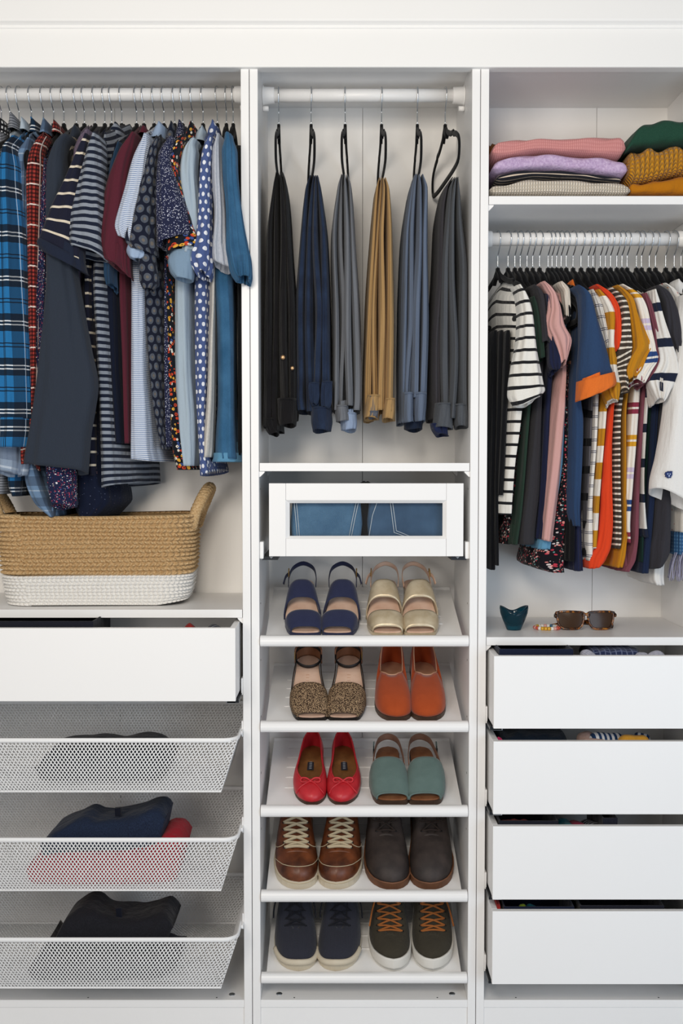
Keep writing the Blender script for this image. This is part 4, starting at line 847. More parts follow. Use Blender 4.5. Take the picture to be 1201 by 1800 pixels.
k_pink = knit('pink_rib_knit', '#b86f6f', '#e0a09c', .0042, .006, .5, .002); k_lilac = melange('lilac_mohair', '#b296bd', '#d3bcdb', (60, 60, 60), .05)
k_cream = knit('cream_rib_knit', '#c8b9a3', '#f0e6d7', .0058, .008, .9, .004); k_must = knit('mustard_chunky_knit', '#a86c12', '#dd9c2b', .0105, .0105, 1.0, .007)
k_ochre = solid('ochre_jersey', '#b97413', .08); k_green = melange('forest_green_wool', '#173a2c', '#2c5443', (420, 420, 420), .12); k_brown = solid('brown_wool', '#7a4a24', .12)
k_bc = stripes('black_cream_edge', '#20212a', .0165, [(.02, .09, '#d8c5b0'), (.98, .06, '#d8c5b0')])
fold_thing('folded_sweater', 'cream ribbed sweater folded at the bottom of the pink pile', 'sweater', GS, k_cream, [(860.5, 326), (880, 323), (960, 313), (1040, 318), (1100, 323), (1109, 328)], [(860.5, 343.5), (960, 344.3), (1109, 344.4)], .012, .27, seed=1, layers=2)
fold_thing('folded_sweater', 'black and cream striped sweater folded above the cream ribbed one', 'sweater', GS, k_bc, [(872, 308), (880, 305), (940, 299.5), (1002, 302), (1060, 310), (1092, 313)], [(872, 320), (880, 320), (940, 312), (1002, 314), (1060, 319), (1092, 323)], .022, .25, seed=2, layers=2, amp=.001)
fold_thing('folded_sweater', 'lilac mohair sweater folded under the pink ribbed one', 'sweater', GS, k_lilac, [(866, 287), (876, 280), (954, 269.5), (1020, 274), (1090, 279.5), (1104, 288)], [(866, 305), (880, 304.5), (940, 299), (1002, 301), (1060, 308), (1104, 312)], .016, .26, seed=3)
fold_thing('folded_sweater', 'pink ribbed sweater folded on top of the lilac one', 'sweater', GS, k_pink, [(865, 256), (872, 247), (960, 242), (1020, 240.5), (1080, 237), (1092, 239), (1100, 250)], [(865, 280), (880, 279), (950, 269), (1020, 273), (1092, 278), (1100, 274)], .014, .26, seed=4, layers=2)
fold_thing('folded_sweater', 'brown sweater edge tucked behind the pink folded sweater', 'sweater', GS, k_brown, [(856, 256), (868, 250), (880, 250)], [(856, 300), (868, 300), (880, 300)], .12, .18, seed=5, nx=16)
fold_thing('folded_sweater', 'ochre jersey sweater folded under the chunky mustard knit', 'sweater', GS, k_ochre, [(1105, 324), (1120, 322), (1160, 316), (1201, 308), (1230, 308), (1236, 316)], [(1105, 343.5), (1160, 344.4), (1236, 344.6)], .02, .27, seed=6)
fold_thing('folded_sweater', 'chunky mustard knit sweater folded under the green one', 'sweater', GS, k_must, [(1103, 276), (1112, 264), (1150, 259), (1201, 255), (1228, 258), (1235, 270)], [(1103, 308), (1116, 323), (1160, 315), (1201, 306), (1235, 306)], .012, .28, seed=7, amp=.003)
fold_thing('folded_sweater', 'forest green wool sweater folded on top of the mustard knit', 'sweater', GS, k_green, [(1096, 262), (1110, 240), (1122, 224), (1140, 214), (1177, 208), (1220, 210), (1233, 226)], [(1096, 274), (1112, 262), (1150, 259), (1201, 255), (1233, 258)], .03, .25, seed=8)
# ---------------------------------------------------------------- woven basket
cf = P(311, 1066, .05); ZB = ZSH_L
bx0 = XatY(1, .075, 1000); bx1 = XatY(327, .075, 1000)
yaw = math.radians(2.5); BW = bx1-bx0; BD = .22; BCX = (bx0+bx1)/2; BCY = .058+BD/2
BH = .205
bas = empty('woven_basket', (BCX, BCY, ZB), 'two-tone woven seagrass basket with white base and looped handles', 'basket')
def bloop(h):
    """rounded-rectangle loop of the basket at relative height h: list of (x, y, nx, ny, s)"""
    fl = 1.0+.045*h-.05*(1-h)**6
    a, b, R = BW/2*fl, BD/2*(1.0+.07*h), .06
    pts = []; nseg = 640
    segs = [(2*(a-R), 'f'), (math.pi/2*R, 0), (2*(b-R), 'r'), (math.pi/2*R, 1), (2*(a-R), 'b'), (math.pi/2*R, 2), (2*(b-R), 'l'), (math.pi/2*R, 3)]
    tot = sum(s for s, _ in segs)
    for i in range(nseg):
        d = tot*i/nseg
        for L_, k in segs:
            if d <= L_: break
            d -= L_
        if k == 'f': x, y, nx, ny = -a+R+d, -b, 0, -1
        elif k == 'r': x, y, nx, ny = a, -b+R+d, 1, 0
        elif k == 'b': x, y, nx, ny = a-R-d, b, 0, 1
        elif k == 'l': x, y, nx, ny = -a, b-R-d, -1, 0
        else:
            c = {0: (a-R, -b+R, -90), 1: (a-R, b-R, 0), 2: (-a+R, b-R, 90), 3: (-a+R, -b+R, 180)}[k]
            t = math.radians(c[2])+d/R; nx, ny = math.cos(t), math.sin(t); x, y = c[0]+R*nx, c[1]+R*ny
        pts.append((x, y, nx, ny, tot*i/nseg))
    return pts
def weave(name, mat, z0, z1, nrows, pitch, A, seed):
    per = 7; V = []; rows = []
    M_ = nrows*per+1
    for r in range(M_):
        h = z0+(z1-z0)*r/(M_-1); rr = r/per; row = int(min(nrows-1, rr)); ph = (rr-row)*2-1
        if r == M_-1: ph = 1
        rnd = random.Random(seed*100+row); sh = rnd.random(); dr = rnd.uniform(-.0012, .0012)
        sag = .002*math.sin(row*.9)
        for (x, y, nx, ny, s) in bloop(h):
            w = math.sqrt(max(0, 1-ph*ph))
            dsp = A*w*(.55+.45*math.cos(2*math.pi*(s/pitch+sh)+ph*1.6*(1 if row % 2 else -1)))+dr-A*.55*(1-w)
            z = h*BH + .0022*math.sin(s*9+row*.6+seed)*(0.3+.7*h) + .010*max(0, .12-h)/.12*max(0, nx)*.8
            V.append((x+nx*dsp, y+ny*dsp, z))
    n = 640; Fs = []
    for r in range(M_-1):
        for k in range(n):
            k2 = (k+1) % n; Fs.append((r*n+k, r*n+k2, (r+1)*n+k2, (r+1)*n+k))
    cs, sn = math.cos(yaw), math.sin(yaw)
    V = [(BCX+x*cs-y*sn, BCY+x*sn+y*cs, ZB+.0015+z) for x, y, z in V]
    return obj(name, V, Fs, mat, bas)
def straw(name, a, b, c):
    m = NT(name, .75, .25); f, _ = m.noise(3, 4, sc3=(90, 90, 260)); g, _ = m.noise(25, 3)
    m.color(m.mix(m.math('MULTIPLY', g, .5), m.ramp(f, [(.28, a), (.5, b), (.75, c)], 'LINEAR'), lin(b))); m.bump(f, .4, .001); return m.m
STRAW = straw('seagrass', '#7d5d38', '#c4a274', '#ead4ac'); STRAWW = straw('white_painted_seagrass', '#cfcbc5', '#e9e6e1', '#f3f1ed')
weave('white_weave', STRAWW, 0.0, .335, 9, .0105, .0064, 1)
weave('natural_weave', STRAW, .338, 1.0, 14, .0135, .0092, 2)
# inside wall and base, so that the basket is hollow
m = MB(); n = 64; ring = [bloop(.05)[::10], bloop(.98)[::10]]; cs, sn = math.cos(yaw), math.sin(yaw)
def bw(x, y, z): return (BCX+x*cs-y*sn, BCY+x*sn+y*cs, ZB+z)
v = [bw(x*.965, y*.955, .006) for x, y, *_ in ring[0]]+[bw(x*.972, y*.96, BH*.985) for x, y, *_ in ring[1]]
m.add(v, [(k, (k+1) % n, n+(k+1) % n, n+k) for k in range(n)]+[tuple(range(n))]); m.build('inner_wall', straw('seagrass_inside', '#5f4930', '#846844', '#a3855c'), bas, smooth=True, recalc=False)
def rope(path, r, name):
    pts = catmull(path, 14); V = MB(); m_ = len(pts)
    for k in range(3):
        sp = []
        for i, p in enumerate(pts):
            t = (pts[min(i+1, m_-1)]-pts[max(0, i-1)]).normalized(); a = t.orthogonal().normalized(); a = Vector((0, 1, 0)).cross(t).normalized() if abs(t.y) < .95 else a
            b = t.cross(a); an = i*.75+k*2*math.pi/3
            sp.append(p+(a*math.cos(an)+b*math.sin(an))*r*.52)
        V.tube(sp, r*.62, 8)
    return V.build(name, STRAW, bas, smooth=True)
for sgn in (1, -1):
    X = sgn*BW/2*1.045; pth = [(X-.004*sgn, -.065, BH-.03), (X+.004*sgn, -.062, BH+.002), (X+.018*sgn, -.05, BH+.035), (X+.03*sgn, -.02, BH+.058), (X+.033*sgn, .02, BH+.058), (X+.022*sgn, .05, BH+.034), (X+.008*sgn, .062, BH+.002), (X-.002*sgn, .065, BH-.03)]
    rope([bw(*p) for p in pth], .0125, 'handle')
# ---------------------------------------------------------------- jeans behind the glass
GJ = 'jeans folded in the glass-front drawer'
j_light = denim('mid_blue_denim', '#3c5f80', '#6287a6'); j_dark = denim('deep_blue_denim', '#374f6b', '#4e6b8a')
zt_ = fz(966)+.0075; yb_ = None
def jeans(label, mat, x0, x1, ytop, lines, Yf=.034, seed=0):
    Y = Yf
    ybot = 963
    o = empty('jeans_and_gap_shade', (XatY((x0+x1)/2, Y), Y+.15, zt_), label, 'jeans', GJ)
    folded('denim_fold', mat, [(x0, ytop+6), (x0+10, ytop), (x1-10, ytop), (x1, ytop+6)], [(x0, ybot), ((x0+x1)/2, ybot+1), (x1, ybot)], Y, .24, o, seed=seed, amp=.0008, ex=.4)
    for ln in lines:
        MB().tube([P(x, y, Y-.0012) for x, y in ln], .0009, 6).build('stitching', PALE if seed < 5 else STITCH, o, smooth=True)
    return o
JA = jeans('mid blue denim jeans folded behind the drawer glass beside darker pair', j_light, 511, 637, 868, [[(517, 880), (520, 912), (523, 948)], [(521, 880), (524, 912), (527, 948)], [(631, 880), (624, 912), (617, 948)], [(627, 880), (620, 912), (613, 948)]], seed=1)
JB = jeans('deep blue denim jeans with pocket stitching folded behind the drawer glass', j_dark, 646, 786, 868, [[(664, 880), (655, 906), (648, 948)], [(686, 880), (690, 912), (693, 936), (716, 944)], [(690, 880), (694, 910), (697, 933), (722, 943)]], seed=2)
o = folded('jeans_and_gap_shade', t_black, [(633, 850), (645, 847), (660, 852)], [(633, 962), (645, 962.5), (660, 962)], .06, .21, None, seed=3, nx=14, amp=.001); tag(o, 'black slab painted as the shade in the gap between the two blue pairs', 'jeans', GJ)  # no third pair: black fill stands for the dark gap's shade
# ---------------------------------------------------------------- clothes in the wire baskets
GW = 'clothes folded in the wire baskets'
def infold(label, mat, tk, bk, Yf, depth, **k):
    depth *= .6; tk = [(x, min(y+(y-820)*(depth*.45)/D, herm(x, [q[0] for q in bk], [q[1] for q in bk])-3)) for x, y in tk]; k['slope'] = 0.
    return fold_thing('folded_tee', label, 'tee', GW, mat, tk, bk, Yf, depth, **k)
w_navy = melange('navy_melange', '#151c2f', '#28354d', (300, 300, 90)); w_red = solid('red_jersey', '#b3122a', .08); w_dnavy = solid('ink_jersey', '#10131f', .1); w_black = melange('black_melange', '#15151a', '#26262c', (300, 300, 90)); w_char = solid('faded_charcoal', '#33303a', .1); w_grey = solid('grey_jersey', '#6f7480', .08)
infold('ink navy tee rolled up alone in the top wire basket', w_dnavy, [(62, 1345), (75, 1318), (95, 1304), (150, 1297), (200, 1300), (245, 1294), (268, 1297), (292, 1312), (302, 1334)], [(62, 1350), (75, 1374), (150, 1377), (260, 1377), (285, 1372), (302, 1338)], -.03, .24, seed=1)
infold('red tee folded under the navy one in a wire basket', w_red, [(46, 1520), (58, 1492), (90, 1478), (200, 1474), (270, 1462), (292, 1450), (312, 1452), (321, 1470)], [(46, 1528), (56, 1556), (120, 1559), (260, 1558), (306, 1554), (321, 1500)], -.045, .30, seed=2)
t2 = infold('dark navy tee with a neck label folded on the red one', w_navy, [(72, 1480), (78, 1462), (92, 1446), (130, 1430), (152, 1422), (170, 1428), (205, 1427), (240, 1417), (270, 1408), (286, 1410), (291, 1424)], [(72, 1486), (78, 1512), (120, 1510), (160, 1503), (200, 1508), (262, 1513), (282, 1486), (291, 1440)], -.025, .22, seed=3, slope=.05)
MB().prism([(XatY(x, .0, 1415), ZatY(y, .0)) for x, y in ((203, 1434), (202, 1420), (212, 1419), (213, 1434))], 'y', -.004, .004).build('neck_label', w_dnavy, t2)
infold('faded charcoal tee folded under the black one in bottom basket', w_char, [(50, 1700), (62, 1676), (90, 1668), (200, 1664), (280, 1660), (300, 1668), (312, 1690)], [(50, 1706), (62, 1722), (160, 1725), (280, 1722), (312, 1698)], -.05, .28, seed=4)
t3 = infold('black tee with an open crew neck folded in the bottom basket', w_black, [(84, 1650), (90, 1640), (102, 1618), (118, 1594), (150, 1578), (162, 1580), (176, 1590), (200, 1596), (240, 1597), (262, 1594), (288, 1586), (299, 1594), (305, 1612)], [(84, 1656), (92, 1682), (140, 1676), (200, 1679), (262, 1680), (290, 1660), (305, 1630)], -.03, .22, seed=5, slope=.04)
MB().prism([(XatY(x, .0, 1590), ZatY(y, .0)) for x, y in ((205, 1612), (204, 1596), (214, 1595), (215, 1612))], 'y', -.004, .004).build('neck_label', w_dnavy, t3)
# ---------------------------------------------------------------- rolled things in the drawers
def roll(name, label, cat, group, mat, a, b, r, Y0, Y1):
    """soft rolled bundle between photo points a and b (tops) at depths Y0, Y1"""
    Y0, Y1 = max(Y0, -.034), max(Y1, -.034)
    A = P(a[0], a[1], Y0); B = P(b[0], b[1], Y1); A.z -= r; B.z -= r
    nL, n = 22, 18; d = (B-A); L_ = d.length; d.normalize(); u = d.cross(Vector((0, 0, 1))).normalized(); w = u.cross(d)
    V = []; UV = []; Fs = []
    for i in range(nL+1):
        f = i/nL; e = min(f, 1-f)*L_/r; sc = math.sqrt(max(.02, 1-(1-min(1, e))**2))*(1+.06*math.sin(9*f+a[0]))
        for k in range(n+1):
            t = 2*math.pi*k/n; V.append(A+d*L_*f+(u*math.cos(t)+w*math.sin(t)*.9)*r*sc)
    for i in range(nL):
        for k in range(n):
            Fs.append((i*(n+1)+k, i*(n+1)+k+1, (i+1)*(n+1)+k+1, (i+1)*(n+1)+k))
            UV += [(k*r*.35, i*L_/nL), ((k+1)*r*.35, i*L_/nL), ((k+1)*r*.35, (i+1)*L_/nL), (k*r*.35, (i+1)*L_/nL)]
    return tag(obj(name, V, Fs, mat, None, UV), label, cat, group)
GK = 'rolled socks in the open drawers'
def mbox(x0, x1, Y0, Y1, ytop, dr, label, mat):
    Y0 = max(Y0, dr['y0']+.004); Y1 = min(Y1, dr['y1']-.004)
    a = XatY(x0, Y0, ytop); b = XatY(x1, Y0, ytop); z1 = ZatY(ytop, Y0); z0 = dr['z0']+.001; t = .003
    o = empty('storage_box', ((a+b)/2, (Y0+Y1)/2, z0), label, 'box', 'fabric storage boxes in the drawers')
    MB().box(a, b, Y0, Y1, z0, z0+t).build('box_base', mat, o)
    for (xa, xb, ya, yb) in ((a, a+t, Y0, Y1), (b-t, b, Y0, Y1), (a+t, b-t, Y0, Y0+t), (a+t, b-t, Y1-t, Y1)): MB().box(xa, xb, ya, yb, z0+t, z1).build('box_wall', mat, o)
    return o
s_dark = solid('charcoal_felt', '#1b1c26', .12); s_navyf = solid('navy_felt', '#161d33', .12)
s_grey = knit('grey_rib_sock', '#85879a', '#c3c4d2', .004, .01, .5, .002); s_chk = plaid('navy_check', '#2c3456', .012, [(.5, .1, '#6a7391')], .012, [(.5, .1, '#6a7391')])
s_pinkish = solid('nude_sock', '#b89a8f', .08); s_bws = stripes('blue_white_sock', '#e0dfe0', .013, [(.5, .25, '#23406b')]); s_yel = solid('yellow_sock', '#d39a35', .09)
s_teal = solid('teal_sock', '#1f6f7c', .1); s_mag = solid('raspberry_sock', '#9c2346', .1); s_bgs = stripes('black_grey_sock', '#1b1c22', .010, [(.5, .2, '#8b8d96')]); s_hot = solid('hot_pink_sock', '#c22861', .1); s_lime = solid('lime_sock', '#9fb82f', .1); s_redc = solid('red_cotton', '#a32a26', .1); s_tee = stripes('grey_dark_roll', '#2a2c33', .008, [(.5, .2, '#7d7f86')], axis='u')
mbox(-40, 164, -.09, .10, 1092, DL, 'dark fabric storage box in the drawer under the woven basket', s_dark)
roll('rolled_tee', 'red rolled tee at the back of the drawer under the basket', 'tee', 'rolled tees in the wide drawer', s_redc, (318, 1093), (350, 1092), .030, .02, .03)
roll('rolled_tee', 'dark grey striped roll beside the red rolled tee', 'tee', 'rolled tees in the wide drawer', s_tee, (356, 1095), (398, 1096), .030, .0, .02)
d = DR[0]
mbox(878, 1008, -.07, .12, 1141, d, 'dark fabric box in the topmost plain drawer', s_navyf)
roll('sock', 'hot pink rolled sock in the topmost plain drawer', 'socks', GK, s_hot, (932, 1148), (942, 1147), .014, .05, .05)
roll('sock', 'grey ribbed rolled sock standing up in the topmost drawer', 'socks', GK, s_grey, (1022, 1136), (1048, 1150), .014, .0, -.03)
fold_thing('folded_shorts', 'navy checked shorts folded in the topmost plain drawer', 'shorts', GK, s_chk, [(1036, 1146), (1050, 1142), (1110, 1141), (1124, 1146)], [(1036, 1170), (1080, 1172), (1124, 1170)], -.01, .12, seed=1)
roll('sock', 'pale grey rolled socks beside the navy checked shorts', 'socks', GK, s_grey, (1118, 1146), (1140, 1144), .015, -.02, -.01)
roll('sock', 'white ribbed rolled sock near the drawer side wall', 'socks', GK, s_grey, (1140, 1144), (1168, 1142), .015, -.02, -.01)
roll('sock', 'grey rolled sock at the back of the topmost drawer', 'socks', GK, s_grey, (1056, 1137), (1126, 1137), .018, .13, .13)
d = DR[1]
fold_thing('folded_tee', 'dark teal tee folded in the second plain drawer', 'tee', GK, solid('dark_teal', '#14202f', .1), [(880, 1294), (920, 1290), (1000, 1292)], [(880, 1330), (940, 1332), (1000, 1330)], -.02, .2, seed=3)
roll('sock', 'hot pink sock by the side wall of second plain drawer', 'socks', GK, s_hot, (872, 1294), (884, 1293), .012, -.05, -.05)
roll('sock', 'nude rolled socks beside the blue striped ones', 'socks', GK, s_pinkish, (1014, 1283.5), (1048, 1286), .018, .02, .0)
roll('sock', 'blue and white striped rolled socks in second plain drawer', 'socks', GK, s_bws, (1036, 1286), (1096, 1287), .018, -.01, .01)
roll('sock', 'yellow rolled socks beside the blue striped ones', 'socks', GK, s_yel, (1086, 1291), (1142, 1290), .020, -.03, -.02)
roll('sock', 'pale mustard-toed socks in front of the nude socks', 'socks', GK, s_pinkish, (1022, 1297), (1066, 1298), .012, -.055, -.055)
roll('sock', 'blue white striped sock behind the yellow pair', 'socks', GK, s_bws, (1112, 1284), (1144, 1290), .016, .04, .03)
d = DR[2]
mbox(878, 982, -.07, .12, 1443, d, 'dark fabric box in the third plain drawer', s_dark)
roll('sock', 'teal rolled sock in the third plain drawer', 'socks', GK, s_teal, (986, 1434), (1004, 1450), .016, .03, -.04)
roll('sock', 'raspberry rolled sock beside the teal one', 'socks', GK, s_mag, (1002, 1436), (1028, 1450), .019, .03, -.04)
roll('sock', 'black and grey striped rolled sock in third plain drawer', 'socks', GK, s_bgs, (1026, 1434), (1056, 1450), .022, .04, -.04)
fold_thing('folded_tee', 'red cotton tee lying low in the third plain drawer', 'tee', GK, s_redc, [(882, 1449), (910, 1448), (944, 1450)], [(882, 1466), (910, 1466), (944, 1466)], -.054, .05, seed=2, nx=16)
mbox(1060, 1086, -.06, .10, 1438, d, 'narrow dark fabric divider box in third plain drawer', s_dark)
d = DR[3]
mbox(886, 1010, -.07, .10, 1594, d, 'dark fabric box in the lowest plain drawer', s_navyf)
roll('sock', 'teal rolled sock in the lowest plain drawer', 'socks', GK, s_teal, (922, 1587), (946, 1591), .013, .0, .0)
roll('sock', 'lime green rolled sock beside the teal one in lowest drawer', 'socks', GK, s_lime, (912, 1588), (926, 1588), .010, -.01, -.01)
mbox(1020, 1168, -.07, .12, 1592, d, 'wide dark fabric box in the lowest plain drawer', s_dark)
fold_thing('folded_tee', 'red tee standing at the side of the lowest drawer', 'tee', GK, s_redc, [(873, 1591), (877, 1590), (881, 1592)], [(873, 1625), (877, 1625), (881, 1625)], -.06, .14, seed=4, nx=10)
# ---------------------------------------------------------------- bowl, bracelet and sunglasses
def on_shelf(x, y, Zs):
    """point of the shelf surface seen at a photo point"""
    Y = .1
    for _ in range(40):
        p = P(x, y, Y); Y += (p.z-Zs)*(D/ max(.05, ZC-Zs))*.6
    return P(x, y, Y)
pb = on_shelf(903.5, 1107, ZSH_R)
gg = NT('teal_glass', .03, .5); gg.color(lin('#0f5a6c')); gg.b.inputs['Transmission Weight'].default_value = .72; gg.b.inputs['IOR'].default_value = 1.35
gf, _ = gg.noise(4, 2); gg.color(gg.ramp(gf, [(.35, '#0f4058'), (.65, '#2a8a96')], 'LINEAR'))
bowl = empty('glass_bowl', pb, 'small teal glass bowl with a wavy heart-shaped rim', 'bowl')
V = []; n = 48
prof = [(0, .002), (.0125, .002), (.016, .0), (.0165, .001), (.020, .010), (.026, .024), (.031, .038), (.0325, .047), (.0318, .052)]
prin = [(.0295, .052), (.0295, .046), (.027, .037), (.021, .024), (.014, .013), (.006, .010), (0, .0095)]
allp = prof+prin
for (r, z) in allp:
    for k in range(n):
        t = 2*math.pi*k/n; wv = (z/.05)**3*(-.0085*math.exp(-((t-math.pi*1.5)/.55)**2)-.005*math.exp(-((t-math.pi*.5)/.5)**2)+.004*math.cos(2*t))
        V.append((pb.x+r*math.cos(t)*(1.02), pb.y+r*math.sin(t)*.92, pb.z+.0004+z+wv))
Fs = [(i*n+k, i*n+(k+1) % n, (i+1)*n+(k+1) % n, (i+1)*n+k) for i in range(len(allp)-1) for k in range(n)]
obj('bowl_body', V, Fs, gg.m, bowl)
pr = on_shelf(962, 1106, ZSH_R)
br = empty('bead_bracelet', pr, 'beaded bracelet in white, yellow, coral and blue lying by the bowl', 'bracelet')
bm = [plain('bead_'+nm, c, .3, .5) for nm, c in (('white', '#e6e1d8'), ('yellow', '#d9a62f'), ('coral', '#c9503c'), ('pink', '#dba39b'), ('blue', '#2f5e80'), ('clear', '#c6d3d6'))]
seq = [0, 2, 0, 5, 4, 0, 3, 0, 0, 1, 1, 0, 2, 3, 2, 0, 1, 1, 1, 0, 3, 2, 2, 0]; nb = len(seq); rx, ry = .0285, .024
bmesh_m = {}
for k, c in enumerate(seq):
    t = 2*math.pi*k/nb; a0 = t-math.pi/nb*.92; a1 = t+math.pi/nb*.92
    A = Vector((pr.x+rx*math.cos(a0), pr.y+ry*math.sin(a0), pr.z+.0046)); B = Vector((pr.x+rx*math.cos(a1), pr.y+ry*math.sin(a1), pr.z+.0046))
    MB().tube([A, A.lerp(B, .08), A.lerp(B, .92), B], [.003, .0042, .0042, .003], 12).build('bead', bm[c], br, smooth=True)
# sunglasses
ps = on_shelf(1029, 1107, ZSH_R)
tm = NT('tortoiseshell', .12, .6); f, _ = tm.noise(95, 4, rough=.65); tm.color(tm.ramp(f, [(.30, '#150b06'), (.47, '#2e170a'), (.56, '#8a4d14'), (.68, '#c98a2e')], 'LINEAR')); TORT = tm.m
lm = NT('brown_lens', .22, .25); lm.color(lin('#3a2616')); LENS = lm.m
sg = empty('sunglasses', ps, 'tortoiseshell sunglasses with brown lenses, temples folded', 'sunglasses')
Wg, Hg = .1385, .042
zl = ps.z+.0005
def lens_loop(cx, s, gx=1.0, gz=1.0):
    base = [(-.029, .010), (-.027, .0165), (-.012, .0185), (.010, .0185), (.027, .0165), (.0285, .008), (.0245, -.008), (.016, -.0165), (-.002, -.0185), (-.019, -.0165), (-.0265, -.006)]
    pts = catmull([(cx+x*gx*s, 0, .0225+z*gz) for x, z in base], 5, True); return pts
fx_ = MB(); tilt = math.radians(-8)
def sgp(p, extra=0.): # lean back a little
    return (ps.x+p[0], ps.y-.012+p[2]*math.sin(-tilt)+p[1]+abs(p[0])**2*2.2, zl+p[2]*math.cos(tilt))
for s, cx in ((1, -.0345), (-1, .0345)):
    fx_.tube([sgp(p) for p in lens_loop(cx, s, 1.05, 1.08)], .0032, 8, closed=True, flat=.0026)
fx_.tube([sgp((x, 0, z)) for x, z in ((-.009, .034), (-.004, .0365), (.004, .0365), (.009, .034))], .0032, 8)
fx_.tube([sgp((x, 0, z)) for x, z in ((-.060, .040), (-.066, .039), (-.069, .033))], .0036, 8); fx_.tube([sgp((x, 0, z)) for x, z in ((.060, .040), (.066, .039), (.069, .033))], .0036, 8)
fx_.build('frame', TORT, sg, smooth=True)
for s, cx in ((1, -.0345), (-1, .0345)):
    lp = lens_loop(cx, s); v = [sgp(p) for p in lp]; c = sgp((cx, -.0015, .0225)); n = len(v)
    MB().add(v+[c], [(k, (k+1) % n, n) for k in range(n)]).build('lens', LENS, sg, smooth=True, recalc=False)
for s in (1, -1):
    Yo = .004 if s > 0 else .013
    pts = [(-s*.069, .003, .034), (-s*.067, .012+Yo, .030), (-s*.03, .020+Yo, .018), (s*.03, .024+Yo, .010), (s*.055, .026+Yo, .007), (s*.070, .026+Yo, .004)]
    MB().tube([(ps.x+p[0], ps.y-.012+p[1]+.004, zl+p[2]) for p in catmull(pts, 5)], .0022, 8, flat=.0045, up=(0, 0, 1)).build('temple', TORT, sg, smooth=True)
# ---------------------------------------------------------------- shoes
TAB = {'round': [(0, 0), (.012, .30), (.035, .50), (.08, .72), (.15, .89), (.24, .98), (.33, 1.0), (.45, .95), (.6, .80), (.75, .72), (.87, .69), (.94, .56), (.98, .34), (1, 0)],
       'square': [(0, 0), (.006, .50), (.02, .74), (.05, .86), (.12, .95), (.25, 1.0), (.36, .98), (.5, .82), (.62, .70), (.75, .66), (.87, .64), (.94, .54), (.98, .34), (1, 0)],
       'boot': [(0, 0), (.01, .30), (.03, .52), (.07, .75), (.13, .91), (.22, 1.0), (.33, 1.0), (.45, .93), (.6, .82), (.75, .76), (.87, .73), (.94, .6), (.98, .36), (1, 0)]}
class Shoe:
    def __init__(s, L, W, tab, side, H=0., zt=.006, t0=.25, t1=.72):
        s.L, s.W, s.tab, s.side, s.H, s.zt, s.t0, s.t1 = L, W, TAB[tab], side, H, zt, t0, t1
    def hw(s, t): return float(np.interp(t, [k[0] for k in s.tab], [k[1] for k in s.tab]))*s.W/2
    def cx(s, t): return s.side*s.W*(.09*(1-t)**2-.05*math.sin(math.pi*min(1, t*1.1)))
    def zf(s, t): return s.zt+s.H*sstep((t-s.t0)/(s.t1-s.t0))
    def ring(s, n=72, sc=1., dz=0.):
        out = []
        for i in range(n):
            th = 2*math.pi*i/n; t = (1-math.cos(th))/2; sg = 1 if th < math.pi else -1
            tt = .5+(t-.5)*(1-(1-sc)*.25 if sc < 1 else 1+(sc-1)*.35)
            out.append((s.cx(t)+sg*s.hw(t)*sc, tt*s.L, s.zf(t)+dz))
        return out
def plate(s, sc, zlo, zhi, n=72, flatbottom=False, crown=0.):
    m = MB(); a = s.ring(n, sc, zlo); b = s.ring(n, sc, zhi)
    if flatbottom: a = [(p[0], p[1], zlo) for p in a]
    m.v = a+b
    m.f = [(i, (i+1) % n, n+(i+1) % n, n+i) for i in range(n)]
    h = n//2
    for off, fl in ((0, True), (n, False)):
        for i in range(1, h):      # strips between matching left and right points
            q = (off+i, off+i+1 if i < h-1 else off+h, off+(n-i-1) % n if i < h-1 else off+h, off+(n-i) % n)
            q = tuple(dict.fromkeys(q)); m.f.append(q if not fl else q[::-1])
        m.f.append((off, off+1, off+n-1))
    return m
def upper(s, ta, tb, wo, hto, htoe, rows=14, n=72, bul=.04, z0=0., kheel=.62, lean=0.):
    V = []; Fs = []; UV = []
    for r in range(rows+1):
        q = r/rows
        for i in range(n):
            th = 2*math.pi*i/n; t = (1-math.cos(th))/2; sg = 1 if th < math.pi else -1
            B = Vector((s.cx(t)+sg*s.hw(t), t*s.L, s.zf(t)+z0))
            t2 = ta+(tb-ta)*t; T_ = Vector((s.cx(t2)+sg*wo(t2)*abs(math.sin(th))**.7, t2*s.L, s.zf(t2)+hto(t2)))
            k = sstep(t/.45)
            cz = (s.zf(t)+htoe)*(1-k)+(s.zf(t)+(T_.z-s.zf(t))*kheel)*k
            C = Vector((B.x+(B.x-s.cx(t))*bul, B.y+(-.004 if t < .1 else (.004 if t > .9 else 0)), max(cz, B.z+.004)))
            p = B*(1-q)**2+C*2*q*(1-q)+T_*q*q
            V.append(tuple(p))
    for r in range(rows):
        for i in range(n): Fs.append((r*n+i, r*n+(i+1) % n, (r+1)*n+(i+1) % n, (r+1)*n+i))
    top = V[rows*n:]
    return V, Fs, top
def put(root, name, V, Fs, mat, thick=0., off=-1, sub=0):
    uv = [(V[i][0], V[i][1]) for f in Fs for i in f]
    o = obj(name, V, Fs, mat, root, uv, True, True)
    if thick:
        md = o.modifiers.new('solid', 'SOLIDIFY'); md.thickness = thick; md.offset = off; md.use_even_offset = False
    if sub:
        md = o.modifiers.new('sub', 'SUBSURF'); md.levels = sub; md.render_levels = sub
    return o
